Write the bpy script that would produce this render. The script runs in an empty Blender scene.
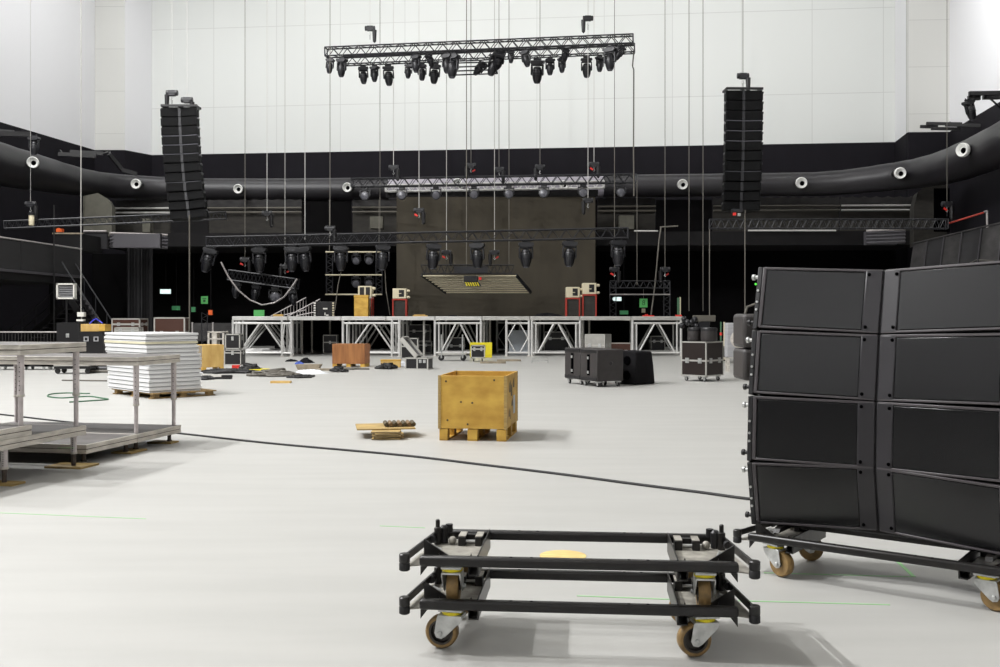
import bpy, math, random
from mathutils import Vector, Matrix
R = math.radians
rnd = random.Random(7)
C = bpy.context.scene.collection
CAMZ, HOR, F = 1.65, 315.0, 1000.0

def P(px, py, Y):
    return Vector(((px - 500) / F * Y, Y, CAMZ + (HOR - py) / F * Y))

def G(px, py, z=0.0):
    Y = (CAMZ - z) * F / (py - HOR)
    return Vector(((px - 500) / F * Y, Y, z))

# ------------------------------------------------------------------ materials
def lin(c):
    c = c / 255.0
    return c / 12.92 if c <= 0.04045 else ((c + 0.055) / 1.055) ** 2.4

def col(rgb):
    return (lin(rgb[0]), lin(rgb[1]), lin(rgb[2]), 1)

def mat(name, rgb, rough=0.5, metal=0.0, vary=0.0, scale=(5, 5, 5), rgb2=None, bump=0.0, emit=0.0, spec=0.5, space='Object', detail=4):
    m = bpy.data.materials.new(name)
    m.use_nodes = True
    nt = m.node_tree
    b = nt.nodes['Principled BSDF']
    b.inputs['Roughness'].default_value = rough
    b.inputs['Metallic'].default_value = metal
    b.inputs['Specular IOR Level'].default_value = spec
    b.inputs['Base Color'].default_value = col(rgb)
    if emit:
        b.inputs['Emission Color'].default_value = col(rgb)
        b.inputs['Emission Strength'].default_value = emit
    if vary or rgb2 or bump:
        tc = nt.nodes.new('ShaderNodeTexCoord')
        mp = nt.nodes.new('ShaderNodeMapping')
        mp.inputs['Scale'].default_value = scale
        nz = nt.nodes.new('ShaderNodeTexNoise')
        nz.inputs['Detail'].default_value = detail
        nz.inputs['Scale'].default_value = 1
        nt.links.new(tc.outputs[space], mp.inputs[0])
        nt.links.new(mp.outputs[0], nz.inputs['Vector'])
        rp = nt.nodes.new('ShaderNodeValToRGB')
        rp.color_ramp.elements[0].position = 0.32
        rp.color_ramp.elements[1].position = 0.68
        a = rgb2 or tuple(max(0, c * (1 - vary)) for c in rgb)
        rp.color_ramp.elements[0].color = col(a)
        rp.color_ramp.elements[1].color = col(rgb)
        nt.links.new(nz.outputs['Fac'], rp.inputs[0])
        nt.links.new(rp.outputs[0], b.inputs['Base Color'])
        if bump:
            bp = nt.nodes.new('ShaderNodeBump')
            bp.inputs['Strength'].default_value = bump
            bp.inputs['Distance'].default_value = 0.01
            nt.links.new(nz.outputs['Fac'], bp.inputs['Height'])
            nt.links.new(bp.outputs[0], b.inputs['Normal'])
    return m

def panel_wall(name, rgb, joint, w, h, flip):
    """painted wall panels with thin joints, in object space (x along wall, z up)"""
    m = mat(name, rgb, 0.8, spec=0.2)
    nt = m.node_tree
    b = nt.nodes['Principled BSDF']
    tc = nt.nodes.new('ShaderNodeTexCoord')
    sp = nt.nodes.new('ShaderNodeSeparateXYZ')
    cb = nt.nodes.new('ShaderNodeCombineXYZ')
    nt.links.new(tc.outputs['Object'], sp.inputs[0])
    nt.links.new(sp.outputs[flip], cb.inputs[0])
    nt.links.new(sp.outputs['Z'], cb.inputs[1])
    br = nt.nodes.new('ShaderNodeTexBrick')
    br.offset = 0.0
    br.inputs['Scale'].default_value = 1
    br.inputs['Mortar Size'].default_value = 0.018
    br.inputs['Brick Width'].default_value = w
    br.inputs['Row Height'].default_value = h
    br.inputs['Color1'].default_value = col(rgb)
    br.inputs['Color2'].default_value = col(tuple(c - 3 for c in rgb))
    br.inputs['Mortar'].default_value = col(joint)
    nt.links.new(cb.outputs[0], br.inputs['Vector'])
    nt.links.new(br.outputs['Color'], b.inputs['Base Color'])
    return m

M = {}
M['floor'] = mat('pale concrete', (174, 173, 169), 0.45, vary=0.04, scale=(0.5, 3.2, 1), bump=0.05, spec=0.4, detail=9)
M['white_back'] = panel_wall('white acoustic panels', (224, 226, 223), (204, 205, 202), 3.6, 4.4, 'X')
M['white_side'] = panel_wall('white side panels', (242, 242, 243), (234, 234, 236), 6.0, 6.0, 'Y')
M['grey_pillar'] = panel_wall('grey pillar panels', (214, 214, 210), (196, 196, 192), 9.0, 2.3, 'X')
M['ceiling'] = mat('white ceiling', (225, 225, 222), 0.9)
M['dark_wall'] = mat('dark painted wall', (27, 25, 30), 0.8, spec=0.15, vary=0.1, scale=(1.5, 1.5, 0.4))
M['black_wall'] = mat('black curtain wall', (13, 12, 13), 0.95, spec=0.1)
M['fascia'] = mat('black fascia', (24, 23, 24), 0.8, spec=0.2)
M['gallery'] = mat('brown grey gallery cloth', (52, 49, 44), 0.85, vary=0.25, scale=(2, 2, 6))
M['gallery_lt'] = mat('grey gallery panel', (92, 90, 80), 0.8, vary=0.1)
M['duct'] = mat('black duct skin', (37, 35, 39), 0.42, vary=0.25, scale=(0.8, 0.8, 0.8), bump=0.25)
M['duct_pale'] = mat('pale grey duct stretch', (168, 163, 172), 0.5, vary=0.12, scale=(0.8, 0.8, 0.8))
M['screen'] = mat('brown backdrop', (66, 60, 48), 0.85, vary=0.1, scale=(2, 2, 0.6))
M['blk'] = mat('black metal', (26, 25, 27), 0.45, vary=0.3, scale=(9, 9, 9))
M['blk_truss'] = mat('black truss paint', (34, 34, 38), 0.45)
M['head'] = mat('black lamp housing', (25, 25, 29), 0.35)
M['head2'] = mat('charcoal lamp bracket', (36, 36, 39), 0.4)
M['lens'] = mat('lamp lens glass', (88, 88, 94), 0.25, metal=0.1)
M['blk_steel'] = mat('worn black steel', (18, 17, 18), 0.36, metal=0.1, rgb2=(32, 29, 27), scale=(14, 30, 30), bump=0.1)
M['worn_plate'] = mat('worn grey plate', (176, 172, 162), 0.5, metal=0.15, rgb2=(126, 122, 114), scale=(12, 12, 12))
M['zinc'] = mat('zinc steel', (205, 206, 204), 0.3, metal=0.55, vary=0.15, scale=(20, 20, 20))
M['alu'] = mat('aluminium', (196, 194, 188), 0.4, metal=0.35, vary=0.12, scale=(4, 4, 20))
M['alu_old'] = mat('weathered aluminium', (212, 206, 196), 0.5, metal=0.1, vary=0.16, scale=(5, 5, 25))
M['alu_leg'] = mat('galvanised tube', (176, 170, 168), 0.42, metal=0.3, vary=0.15, scale=(8, 8, 8))
M['leg_dark'] = mat('dark steel tube', (72, 62, 56), 0.5, metal=0.3)
M['deck_top'] = mat('grey deck board', (106, 102, 100), 0.5, vary=0.18, scale=(4, 4, 4))
M['yellow'] = mat('yellow swivel ring', (232, 214, 20), 0.45)
M['tyre'] = mat('tan polyurethane tyre', (150, 120, 72), 0.5, vary=0.22, scale=(25, 25, 25))
M['tread'] = mat('worn olive tyre', (122, 106, 82), 0.6, vary=0.25, scale=(30, 30, 30))
M['hub'] = mat('grey wheel hub', (64, 60, 56), 0.4, metal=0.4)
M['cab'] = mat('black speaker enclosure', (12, 12, 13), 0.4, vary=0.12, scale=(18, 18, 18))
M['grille'] = mat('speaker grille', (8, 8, 10), 0.24, vary=0.2, scale=(260, 260, 260), spec=0.6)
M['array'] = mat('matt black array', (8, 8, 9), 0.6, spec=0.15)
M['strip'] = mat('speaker centre plate', (44, 42, 45), 0.36, vary=0.08)
M['lip'] = mat('enclosure edge', (70, 66, 68), 0.36)
M['green_led'] = mat('green led', (80, 240, 60), 0.4, emit=1.2)
M['ply'] = mat('ochre plywood', (206, 166, 72), 0.6, rgb2=(172, 130, 46), scale=(3, 3, 5), bump=0.1, detail=8)
M['pallet_wood'] = mat('grey ochre pallet wood', (164, 134, 84), 0.65, vary=0.25, scale=(5, 5, 5))
M['ply_pale'] = mat('pale plywood', (206, 172, 104), 0.6, rgb2=(186, 148, 82), scale=(6, 6, 2))
M['ply_edge'] = mat('plywood edge', (178, 150, 92), 0.7, vary=0.2, scale=(5, 5, 60))
M['ply_grey'] = mat('weathered board', (150, 138, 118), 0.7, vary=0.2, scale=(6, 6, 6))
M['brown'] = mat('brown veneer', (156, 104, 56), 0.55, rgb2=(124, 76, 36), scale=(9, 9, 1.2), detail=7)
M['brown2'] = mat('orange brown side', (176, 116, 74), 0.55, vary=0.15, scale=(8, 8, 8))
M['slat_dk'] = mat('dark olive wood', (112, 88, 56), 0.6)
M['stamp'] = mat('dark stencil ink', (72, 62, 40), 0.7)
M['pale_label'] = mat('pale blue paper', (176, 184, 190), 0.6)
M['panel_w'] = mat('white deck edge', (226, 226, 226), 0.4, vary=0.06, scale=(3, 3, 30))
M['panel_g'] = mat('grey deck groove', (168, 168, 170), 0.45, vary=0.1, scale=(3, 3, 30))
M['panel_y'] = mat('yellowed deck edge', (214, 208, 180), 0.5)
M['sub'] = mat('charcoal sub cabinet', (50, 46, 45), 0.55, vary=0.12, scale=(10, 10, 10))
M['cover'] = mat('black fabric cover', (22, 21, 23), 0.9, spec=0.15, vary=0.2, scale=(3, 3, 9))
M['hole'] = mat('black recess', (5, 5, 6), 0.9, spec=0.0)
M['case_blk'] = mat('black case laminate', (20, 19, 21), 0.4)
M['case_brn'] = mat('dark brown case laminate', (34, 25, 22), 0.4)
M['case_red'] = mat('red brown case laminate', (66, 37, 25), 0.45)
M['case_slv'] = mat('silver case sheet', (176, 174, 168), 0.35, metal=0.4, vary=0.1, scale=(4, 4, 4))
M['edge'] = mat('case edging', (190, 188, 182), 0.35, metal=0.4)
M['stage_alu'] = mat('stage aluminium', (208, 207, 204), 0.4, metal=0.2, vary=0.08, scale=(3, 3, 3))
M['stage_top'] = mat('dark stage board', (48, 45, 43), 0.7)
M['chain'] = mat('steel chain', (178, 176, 171), 0.5, metal=0.2)
M['wire_lt'] = mat('pale wire', (200, 198, 194), 0.5)
M['wire_dk'] = mat('dull wire', (112, 108, 100), 0.6)
M['rubber'] = mat('black cable rubber', (20, 19, 20), 0.55)
M['cable_grey'] = mat('grey cable', (92, 88, 80), 0.6)
M['cable_green'] = mat('green cable', (70, 110, 82), 0.5)
M['white_pl'] = mat('white plastic', (232, 230, 222), 0.4)
M['cream'] = mat('cream enamel', (206, 196, 168), 0.5)
M['red'] = mat('red enamel', (164, 50, 36), 0.45)
M['red_tag'] = mat('red tag', (224, 52, 44), 0.5)
M['blue_tag'] = mat('blue tape', (52, 58, 200), 0.5)
M['orange'] = mat('orange plastic', (226, 96, 34), 0.5)
M['green_sign'] = mat('green sign sheet', (84, 172, 92), 0.5, emit=0.06)  # faint glow added to the sheet, though these boards are no lamps
M['sign_ink'] = mat('dark sign print', (24, 70, 34), 0.6)
M['exit_lit'] = mat('lit exit sign', (226, 250, 244), 0.4, emit=3.0)
M['exit_grn'] = mat('dim green exit sign', (60, 130, 84), 0.5, emit=0.3)
M['mesh'] = mat('grey mesh sheet', (62, 60, 60), 0.8, vary=0.35, scale=(1.5, 1.5, 3))
M['mesh_dk'] = mat('dark scrim panel', (36, 35, 37), 0.85, vary=0.15, scale=(1, 1, 5))
M['corr'] = mat('grey ribbed sheet', (82, 80, 84), 0.45, metal=0.2)
M['nozzle'] = mat('white nozzle', (240, 240, 236), 0.4)
M['tape_green'] = mat('green tape', (150, 204, 140), 0.6)
M['disc_y'] = mat('yellow floor cover', (216, 200, 128), 0.6, rgb2=(206, 168, 110), scale=(9, 30, 5))
M['sheet_y'] = mat('yellow board', (214, 198, 28), 0.6)
M['sheet_glass'] = mat('pale grey film', (170, 176, 182), 0.35)
M['bag_w'] = mat('white plastic bag', (226, 230, 236), 0.5, vary=0.08)
M['blue_rag'] = mat('blue cloth', (64, 88, 170), 0.8)

# ------------------------------------------------------------------ mesh builder
class MB:
    def __init__(s, M=None):
        s.v, s.f, s.M = [], [], M

    def add(s, vs, fs):
        n = len(s.v)
        for p in vs:
            p = Vector(p)
            s.v.append(s.M @ p if s.M else p)
        s.f += [tuple(i + n for i in f) for f in fs]
        return s

    def box(s, c, d, m=None):
        x, y, z = d[0] / 2, d[1] / 2, d[2] / 2
        vs = [Vector((a * x, b * y, e * z)) for e in (-1, 1) for b in (-1, 1) for a in (-1, 1)]
        if m: vs = [m @ p for p in vs]
        vs = [p + Vector(c) for p in vs]
        return s.add(vs, [(0, 2, 3, 1), (4, 5, 7, 6), (0, 1, 5, 4), (2, 6, 7, 3), (0, 4, 6, 2), (1, 3, 7, 5)])

    def bx(s, x0, x1, y0, y1, z0, z1):
        return s.box(((x0 + x1) / 2, (y0 + y1) / 2, (z0 + z1) / 2), (abs(x1 - x0), abs(y1 - y0), abs(z1 - z0)))

    def beam(s, a, b, w, h, up=(0, 0, 1)):
        a, b = Vector(a), Vector(b)
        d = (b - a); L = d.length; d.normalize()
        u = Vector(up)
        if abs(d.dot(u)) > 0.98: u = Vector((0, 1, 0))
        x = d.cross(u).normalized(); z = x.cross(d)
        m = Matrix((x, d, z)).transposed()
        return s.box((a + b) / 2, (w, L, h), m)

    def path(s, pts, r, n=6, closed=False, cap=True):
        pts = [Vector(p) for p in pts]
        k = len(pts)
        rings = []
        prev = None
        for i, p in enumerate(pts):
            a = pts[i - 1] if (i or closed) else p
            b = pts[(i + 1) % k] if (i < k - 1 or closed) else p
            d = (b - a)
            d = d.normalized() if d.length > 1e-9 else Vector((0, 0, 1))
            if prev is None:
                t = Vector((0, 0, 1)) if abs(d.z) < 0.9 else Vector((1, 0, 0))
                u = d.cross(t).normalized()
            else:
                u = prev - d * prev.dot(d)
                u = u.normalized() if u.length > 1e-6 else d.orthogonal().normalized()
            prev = u
            w = d.cross(u)
            rr = r[i] if isinstance(r, (list, tuple)) else r
            rings.append([p + (u * math.cos(2 * math.pi * j / n) + w * math.sin(2 * math.pi * j / n)) * rr for j in range(n)])
        vs = [q for ring in rings for q in ring]
        fs = []
        for i in range(k if closed else k - 1):
            i2 = (i + 1) % k
            for j in range(n):
                j2 = (j + 1) % n
                fs.append((i * n + j, i * n + j2, i2 * n + j2, i2 * n + j))
        if cap and not closed:
            fs.append(tuple(range(n - 1, -1, -1)))
            fs.append(tuple((k - 1) * n + j for j in range(n)))
        return s.add(vs, fs)

    def tube(s, a, b, r, n=6):
        return s.path([a, b], r, n)

    def lathe(s, prof, c=(0, 0, 0), axis='Z', n=16):
        """prof: list of (radius, height)"""
        c = Vector(c)
        vs, fs = [], []
        for (r, h) in prof:
            for j in range(n):
                t = 2 * math.pi * j / n
                a, b = r * math.cos(t), r * math.sin(t)
                p = {'Z': (a, b, h), 'Y': (a, h, -b), 'X': (h, a, b)}[axis]
                vs.append(c + Vector(p))
        k = len(prof)
        for i in range(k - 1):
            for j in range(n):
                j2 = (j + 1) % n
                fs.append((i * n + j, i * n + j2, (i + 1) * n + j2, (i + 1) * n + j))
        if prof[0][0] > 1e-6: fs.append(tuple(range(n - 1, -1, -1)))
        if prof[-1][0] > 1e-6: fs.append(tuple((k - 1) * n + j for j in range(n)))
        return s.add(vs, fs)

    def prism(s, poly, z0, z1, plane='XY'):
        n = len(poly)
        def q(p, h):
            return {'XY': (p[0], p[1], h), 'XZ': (p[0], h, p[1]), 'YZ': (h, p[0], p[1])}[plane]
        vs = [q(p, z0) for p in poly] + [q(p, z1) for p in poly]
        fs = [tuple(range(n - 1, -1, -1)), tuple(range(n, 2 * n))]
        for i in range(n):
            j = (i + 1) % n
            fs.append((i, j, n + j, n + i))
        return s.add(vs, fs)

    def ball(s, c, r, n=10, m=6):
        r = r if isinstance(r, (tuple, list)) else (r, r, r)
        vs, fs = [], []
        for i in range(m + 1):
            t = math.pi * i / m
            for j in range(n):
                u = 2 * math.pi * j / n
                vs.append(Vector(c) + Vector((r[0] * math.sin(t) * math.cos(u), r[1] * math.sin(t) * math.sin(u), r[2] * math.cos(t))))
        for i in range(m):
            for j in range(n):
                j2 = (j + 1) % n
                fs.append((i * n + j, (i + 1) * n + j, (i + 1) * n + j2, i * n + j2))
        return s.add(vs, fs)

    def build(s, name, m, parent=None, loc=None, bevel=0.0, smooth=True):
        me = bpy.data.meshes.new(name)
        me.from_pydata([tuple(p) for p in s.v], [], s.f)
        import bmesh
        bm = bmesh.new(); bm.from_mesh(me)
        bmesh.ops.remove_doubles(bm, verts=bm.verts, dist=1e-6)
        bmesh.ops.recalc_face_normals(bm, faces=bm.faces)
        bm.to_mesh(me); bm.free()
        if smooth:
            me.polygons.foreach_set('use_smooth', [True] * len(me.polygons))
            me.set_sharp_from_angle(angle=R(38))
        o = bpy.data.objects.new(name, me)
        me.materials.append(M[m] if isinstance(m, str) else m)
        C.objects.link(o)
        if parent: o.parent = parent
        if loc is not None: o.location = loc
        if bevel:
            b = o.modifiers.new('bevel', 'BEVEL')
            b.width = bevel; b.segments = 2; b.limit_method = 'ANGLE'; b.angle_limit = R(40)
        return o

def tag(o, label=None, cat=None, group=None, kind=None):
    if label: o['label'] = label
    if cat: o['category'] = cat
    if group: o['group'] = group
    if kind: o['kind'] = kind
    return o

def thing(name, label, cat, loc=(0, 0, 0), rz=0.0, group=None):
    o = bpy.data.objects.new(name, None)
    o.empty_display_size = 0.1
    C.objects.link(o)
    o.location = loc
    o.rotation_euler = (0, 0, rz)
    return tag(o, label, cat, group)

def struct(name, mb, m, **k):
    return tag(mb.build(name, m, smooth=k.get('smooth', False)), kind='structure')

def dup(o, parent=None):
    c = o.copy()
    C.objects.link(c)
    if parent: c.parent = parent
    for ch in KIDS.get(o.name, []) or [x for x in o.children]:
        dup(ch, c)
    return c
KIDS = {}

ORD = ['first', 'second', 'third', 'fourth', 'fifth', 'sixth', 'seventh', 'eighth', 'ninth', 'tenth', 'eleventh', 'twelfth',
       'thirteenth', 'fourteenth', 'fifteenth', 'sixteenth', 'seventeenth', 'eighteenth', 'nineteenth', 'twentieth', 'twenty-first',
       'twenty-second', 'twenty-third', 'twenty-fourth', 'twenty-fifth']

# ------------------------------------------------------------------ the hall
struct('floor', MB().bx(-30, 30, -14, 60, -0.2, 0), 'floor')
struct('ceiling', MB().bx(-30, 30, -14, 60, 24, 24.3), 'ceiling')
BL, BR = Vector((-19.5, 56, 0)), Vector((20.46, 51.8, 0))
DZ = 10.61
def wall_seg(name, a, b, z0, z1, m, t=0.3):
    a, b = Vector((a[0], a[1], 0)), Vector((b[0], b[1], 0))
    d = (b - a).normalized(); L = (b - a).length
    n = Vector((-d.y, d.x, 0))
    o = struct(name, MB().bx(0, L, 0, t, z0, z1), m)
    o.location = a
    o.rotation_euler = (0, 0, math.atan2(d.y, d.x))
    return o
wall_seg('wall_back', BL, BR, DZ, 24, 'white_back')
wall_seg('wall_back_lower', BL, BR, 0, DZ, 'dark_wall')
# left side: wall, pillar front, pillar return
wall_seg('wall_left_rear', (-23.2, -14), (-23.2, 4), 6, 24, 'white_side')  # unseen stretch; white brought lower for the speaker grilles to reflect
wall_seg('wall_left_rear_lower', (-23.2, -14), (-23.2, 4), 0, 6, 'dark_wall')
wall_seg('wall_left', (-23.2, 4), (-23.2, 46.4), DZ, 24, 'white_side')
wall_seg('wall_left_lower', (-23.2, 4), (-23.2, 46.4), 0, DZ, 'dark_wall')
wall_seg('wall_left_bend', (-23.2, 46.4), (-22.0, 54.3), DZ, 24, 'white_side')
wall_seg('wall_left_bend_lower', (-23.2, 46.4), (-22.0, 54.3), 0, DZ, 'dark_wall')
wall_seg('pillar_left', (-22.0, 54.3), (-20.37, 54.3), DZ, 24, 'grey_pillar')
wall_seg('pillar_left_lower', (-22.0, 54.3), (-20.37, 54.3), 0, DZ, 'dark_wall')
wall_seg('pillar_left_return', (-20.37, 54.3), (-19.5, 56), DZ, 24, 'white_side')
wall_seg('pillar_left_return_lower', (-20.37, 54.3), (-19.5, 56), 0, DZ, 'dark_wall')
DR = 10.5
wall_seg('pillar_right_return', (20.46, 51.8), (20.0, 49.1), DZ, 24, 'white_side')
wall_seg('pillar_right_return_lower', (20.46, 51.8), (20.0, 49.1), 0, DZ, 'dark_wall')
wall_seg('pillar_right', (20.0, 49.0), (22.0, 48.9), DZ, 24, 'grey_pillar')
wall_seg('pillar_right_lower', (20.0, 49.0), (22.0, 48.9), 0, DZ, 'dark_wall')
wall_seg('wall_right', (22.0, 49.0), (21.0, 42.0), DZ, 24, 'white_side')
wall_seg('wall_right_lower', (22.0, 49.0), (21.0, 42.0), 0, DZ, 'dark_wall')
wall_seg('wall_right_front', (21.0, 42.0), (21.0, -14), DZ, 24, 'white_side')
wall_seg('wall_right_front_lower', (21.0, 42.0), (21.0, -14), 0, DZ, 'dark_wall')
wall_seg('wall_rear', (30, -14), (-30, -14), 6.0, 24, 'white_side')  # unseen; white set to start low so it shows in the speaker grilles
wall_seg('wall_rear_lower', (30, -14), (-30, -14), 0, 6.0, 'dark_wall')

# gallery at the back: slab, fascia, cloth panels
def ybk(x):                 # gallery front line
    return 47.6 - 0.035 * x
GZ0, GZ1 = 4.95, 5.6
mb = MB()
mb.prism([(-19.4, ybk(-19.4)), (19.8, ybk(19.8)), (19.8, 51.5), (-19.4, 55.5)], GZ0, GZ1)
struct('slab_gallery', mb, 'fascia')
struct('wall_under_gallery', MB().prism([(-22, 54), (20.2, 51), (20.2, 51.2), (-22, 54.2)], 0, GZ0), 'black_wall')

gal = thing('gallery_screen', 'brown-grey cloth screens along the back gallery beneath the round duct', 'screen', (0, 49.5, GZ1))
def gy(x): return (ybk(x) + 1.9) - 49.5
for i, (a, b, hh, mm) in enumerate([(110, 166, 0, 'gallery'), (166, 205, -1, 'fascia'), (205, 300, 0, 'gallery'), (300, 350, 0, 'black_wall'), (352, 398, 0, 'gallery'),
                     (398, 597, 0, 'black_wall'), (597, 655, 0, 'gallery'), (655, 711, 0, 'black_wall'), (711, 836, 0, 'gallery'), (836, 918, 0, 'gallery')]):
    x0, x1 = (a - 500) * 0.0495, (b - 500) * 0.0493
    m_ = MB()
    k = max(2, int((x1 - x0) / 0.55))
    for j in range(k):
        xa, xb = x0 + (x1 - x0) * j / k, x0 + (x1 - x0) * (j + 1) / k
        m_.prism([(xa, gy(xa)), (xb, gy(xb)), (xb, gy(xb) + 0.1), (xa + 0.02, gy(xa) + 0.1)], 0.0, 1.72)
    m_.build('cloth_panel', mm, gal, smooth=False)
    if mm == 'gallery':
        n_ = MB()
        for j in range(k):      # sagging net along the top
            xa, xb = x0 + (x1 - x0) * j / k, x0 + (x1 - x0) * (j + 1) / k
            for q in range(4):
                u0, u1 = q / 4, (q + 1) / 4
                xx0, xx1 = xa + (xb - xa) * u0, xa + (xb - xa) * u1
                s0, s1 = 0.08 * math.sin(math.pi * u0), 0.08 * math.sin(math.pi * u1)
                n_.add([(xx0, gy(xx0) - 0.05, 1.45), (xx1, gy(xx1) - 0.05, 1.45), (xx1, gy(xx1) - 0.12, 1.85 - s1), (xx0, gy(xx0) - 0.12, 1.85 - s0)], [(0, 1, 2, 3)])
        n_.build('net_valance', 'mesh', gal)
        for zz in (1.38, 1.16):
            MB().tube((x0, gy(x0) - 0.2, zz), (x1, gy(x1) - 0.2, zz), 0.045).build('hand_rail', 'wire_lt' if a in (110, 836) else 'cable_grey', gal)
for px_, w_, h_ in ((377, 13, 12), (626, 15, 14), (148, 8, 14)):
    tag(MB().box((0, 0, 0), (w_ * 0.049, 0.5, h_ * 0.049)).build('wall_cabinet', 'gallery_lt', loc=(P(px_, 223 if px_ > 200 else 226, 48.6)), bevel=0.03),
        {377: 'pale grey cabinet on the gallery beside the left edge of the brown backdrop', 626: 'pale grey cabinet on the gallery beside the right edge of the brown backdrop',
         148: 'narrow pale grey cabinet on the gallery left of the tall speaker array'}[px_], 'cabinet', 'cabinets on the gallery')
# corner cloth boxes where gallery turns to the sides
mb = MB()
q0 = [(83, 196), (98, 193), (108, 199), (112, 206), (112, 236), (83, 240)]
for i_ in range(2): pass
pts = [P(x, y, 46.5) for x, y in q0]
mb.add(pts + [p + Vector((-0.3, 1.2, 0)) for p in pts], [tuple(range(6)), tuple(range(11, 5, -1))] + [(i, (i + 1) % 6, 6 + (i + 1) % 6, 6 + i) for i in range(6)])
tag(mb.build('corner_drape', 'gallery_lt'), 'grey-brown cloth drape closing the gallery corner above the dark stairs', 'drape', 'gallery corner drapes')
mb = MB()
q0 = [(947, 181), (930, 183), (918, 192), (914, 206), (914, 246), (947, 238)]
pts = [P(x, y, 45.5) for x, y in q0]
mb.add(pts + [p + Vector((0.3, 1.2, 0)) for p in pts], [tuple(range(6)), tuple(range(11, 5, -1))] + [(i, (i + 1) % 6, 6 + (i + 1) % 6, 6 + i) for i in range(6)])
tag(mb.build('corner_drape', 'gallery'), 'brown-grey cloth drape closing the gallery corner under the duct bend near the right wall', 'drape', 'gallery corner drapes')
# ribbed parapets
def ribbed(label, a, b, z0, z1, n):
    a, b = Vector(a), Vector(b)
    t = thing('ribbed_parapet', label, 'parapet', (a.x, a.y, z0), group='ribbed gallery parapets')
    d = b - a
    mb = MB()
    for i in range(n):
        za, zb = (z1 - z0) * i / n, (z1 - z0) * (i + 1) / n
        o = 0.09
        mb.add([(0, 0, za), (d.x, d.y, za), (d.x, d.y - o, (za + zb) / 2), (0, -o, (za + zb) / 2)], [(0, 1, 2, 3)])
        mb.add([(0, -o, (za + zb) / 2), (d.x, d.y - o, (za + zb) / 2), (d.x, d.y, zb), (0, 0, zb)], [(0, 1, 2, 3)])
    mb.bx(0, d.x, 0.01, 0.3, 0, z1 - z0)
    mb.build('ribbed_sheet', 'corr', t, smooth=False)
    MB().tube((0, -0.05, z1 - z0 + 0.03), (d.x, d.y - 0.05, z1 - z0 + 0.03), 0.05).build('top_rail', 'alu_leg', t)
a, b = P(110, 250, 45.5), P(168, 250, 46.6)
ribbed('grey ribbed parapet on the gallery above the dark stairs', (a.x, a.y, 0), (b.x, b.y, 0), 4.72, 5.35, 4)
a, b = P(866, 244, 45.5), P(905, 244, 44.6)
ribbed('grey ribbed parapet under the gallery near the right wall', (a.x, a.y, 0), (b.x, b.y, 0), 4.85, 5.45, 4)
mb = MB()
pts = [P(84, 232, 45.0), P(111, 232, 45.5)]
t = thing('side_parapet', 'dark side parapet turning the gallery corner, left of the ribbed sheets', 'parapet', pts[0])
d = pts[1] - pts[0]
MB().bx(0, d.x, 0, 0.2, -0.75, 0).build('parapet_sheet', 'mesh_dk', t)
MB().tube((0, -0.04, 0.03), (d.x, -0.04, 0.03), 0.05).build('top_rail', 'alu_leg', t)
# white pipes lying along the gallery edge
for (a, b, y, l) in ((634, 658, 231, 'short pale pipe along the gallery edge right of the backdrop'), (748, 836, 230.5, 'long pale pipe along the gallery edge under the arena truss')):
    tag(MB().tube(P(a, y, 47), P(b, y, 46.8), 0.04).build('edge_pipe', 'wire_lt'), l, 'pipe')

# ------------------------------------------------------------------ round duct
duct = thing('air_duct', 'thick black round air duct sweeping along the hall walls, with white nozzles', 'duct', (0, 50, 0))
DUC = [(-193, 107, 30, 1.0), (0, 165, 41.7, 0.9), (30, 171, 43.5, 0.82), (60, 178, 45.6, 0.72), (85, 183, 47.4, 0.64), (110, 186, 48.8, 0.6), (160, 188.5, 50, 0.58), (220, 190.5, 50.2, 0.58), (350, 189.5, 49.9, 0.57),
       (500, 187.5, 49.2, 0.56), (640, 186, 48.4, 0.55), (760, 184.5, 47.6, 0.55), (815, 184.5, 47.0, 0.56), (850, 182, 46.4, 0.58), (890, 177, 45.4, 0.62), (915, 174, 44.6, 0.66), (940, 169, 43.3, 0.72), (965, 161, 41.3, 0.78), (1000, 146, 37.2, 0.8), (1040, 125, 32.0, 0.85)]
pts, rad = [], []
for i in range(len(DUC) - 1):
    a, b = DUC[i], DUC[i + 1]
    k = 4
    for j in range(k):
        t = j / k
        px, py, Y, r_ = [a[q] + (b[q] - a[q]) * t for q in range(4)]
        pts.append(P(px, py, Y) - Vector((0, 50, 0)))
        rad.append(r_)
pts = [Vector((-20.8, -45, 7.9)), Vector((-20.8, -30, 7.9))] + pts + [Vector((18.3, -26, 7.9)), Vector((18.6, -34, 7.9)), Vector((18.6, -52, 7.9))]
rad = [1.0, 1.0] + rad + [.9, .9, .9]
for _ in range(3):      # smooth the bends
    pts = [pts[0]] + [(pts[i - 1] + pts[i] * 2 + pts[i + 1]) / 4 for i in range(1, len(pts) - 1)] + [pts[-1]]
wav = [r_ * (1 + 0.012 * math.sin(i * 2.1)) for i, r_ in enumerate(rad)]
def cut(a, b):
    idx = [i for i, p in enumerate(pts) if a <= p.x / (p.y + 50) * F + 500 <= b]
    return pts[idx[0]:idx[-1] + 1], wav[idx[0]:idx[-1] + 1], idx
ppl, wpl, ix = cut(386, 606)
MB().path(pts[:ix[0] + 1], wav[:ix[0] + 1], 28).build('duct_tube', 'duct', duct)
MB().path(pts[ix[-1]:], wav[ix[-1]:], 28).build('duct_tube', 'duct', duct)
MB().path(ppl, wpl, 28).build('duct_section', 'duct_pale', duct)['label'] = 'pale grey section of the round duct'  # middle stretch of the duct, coloured paler than the rest
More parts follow.
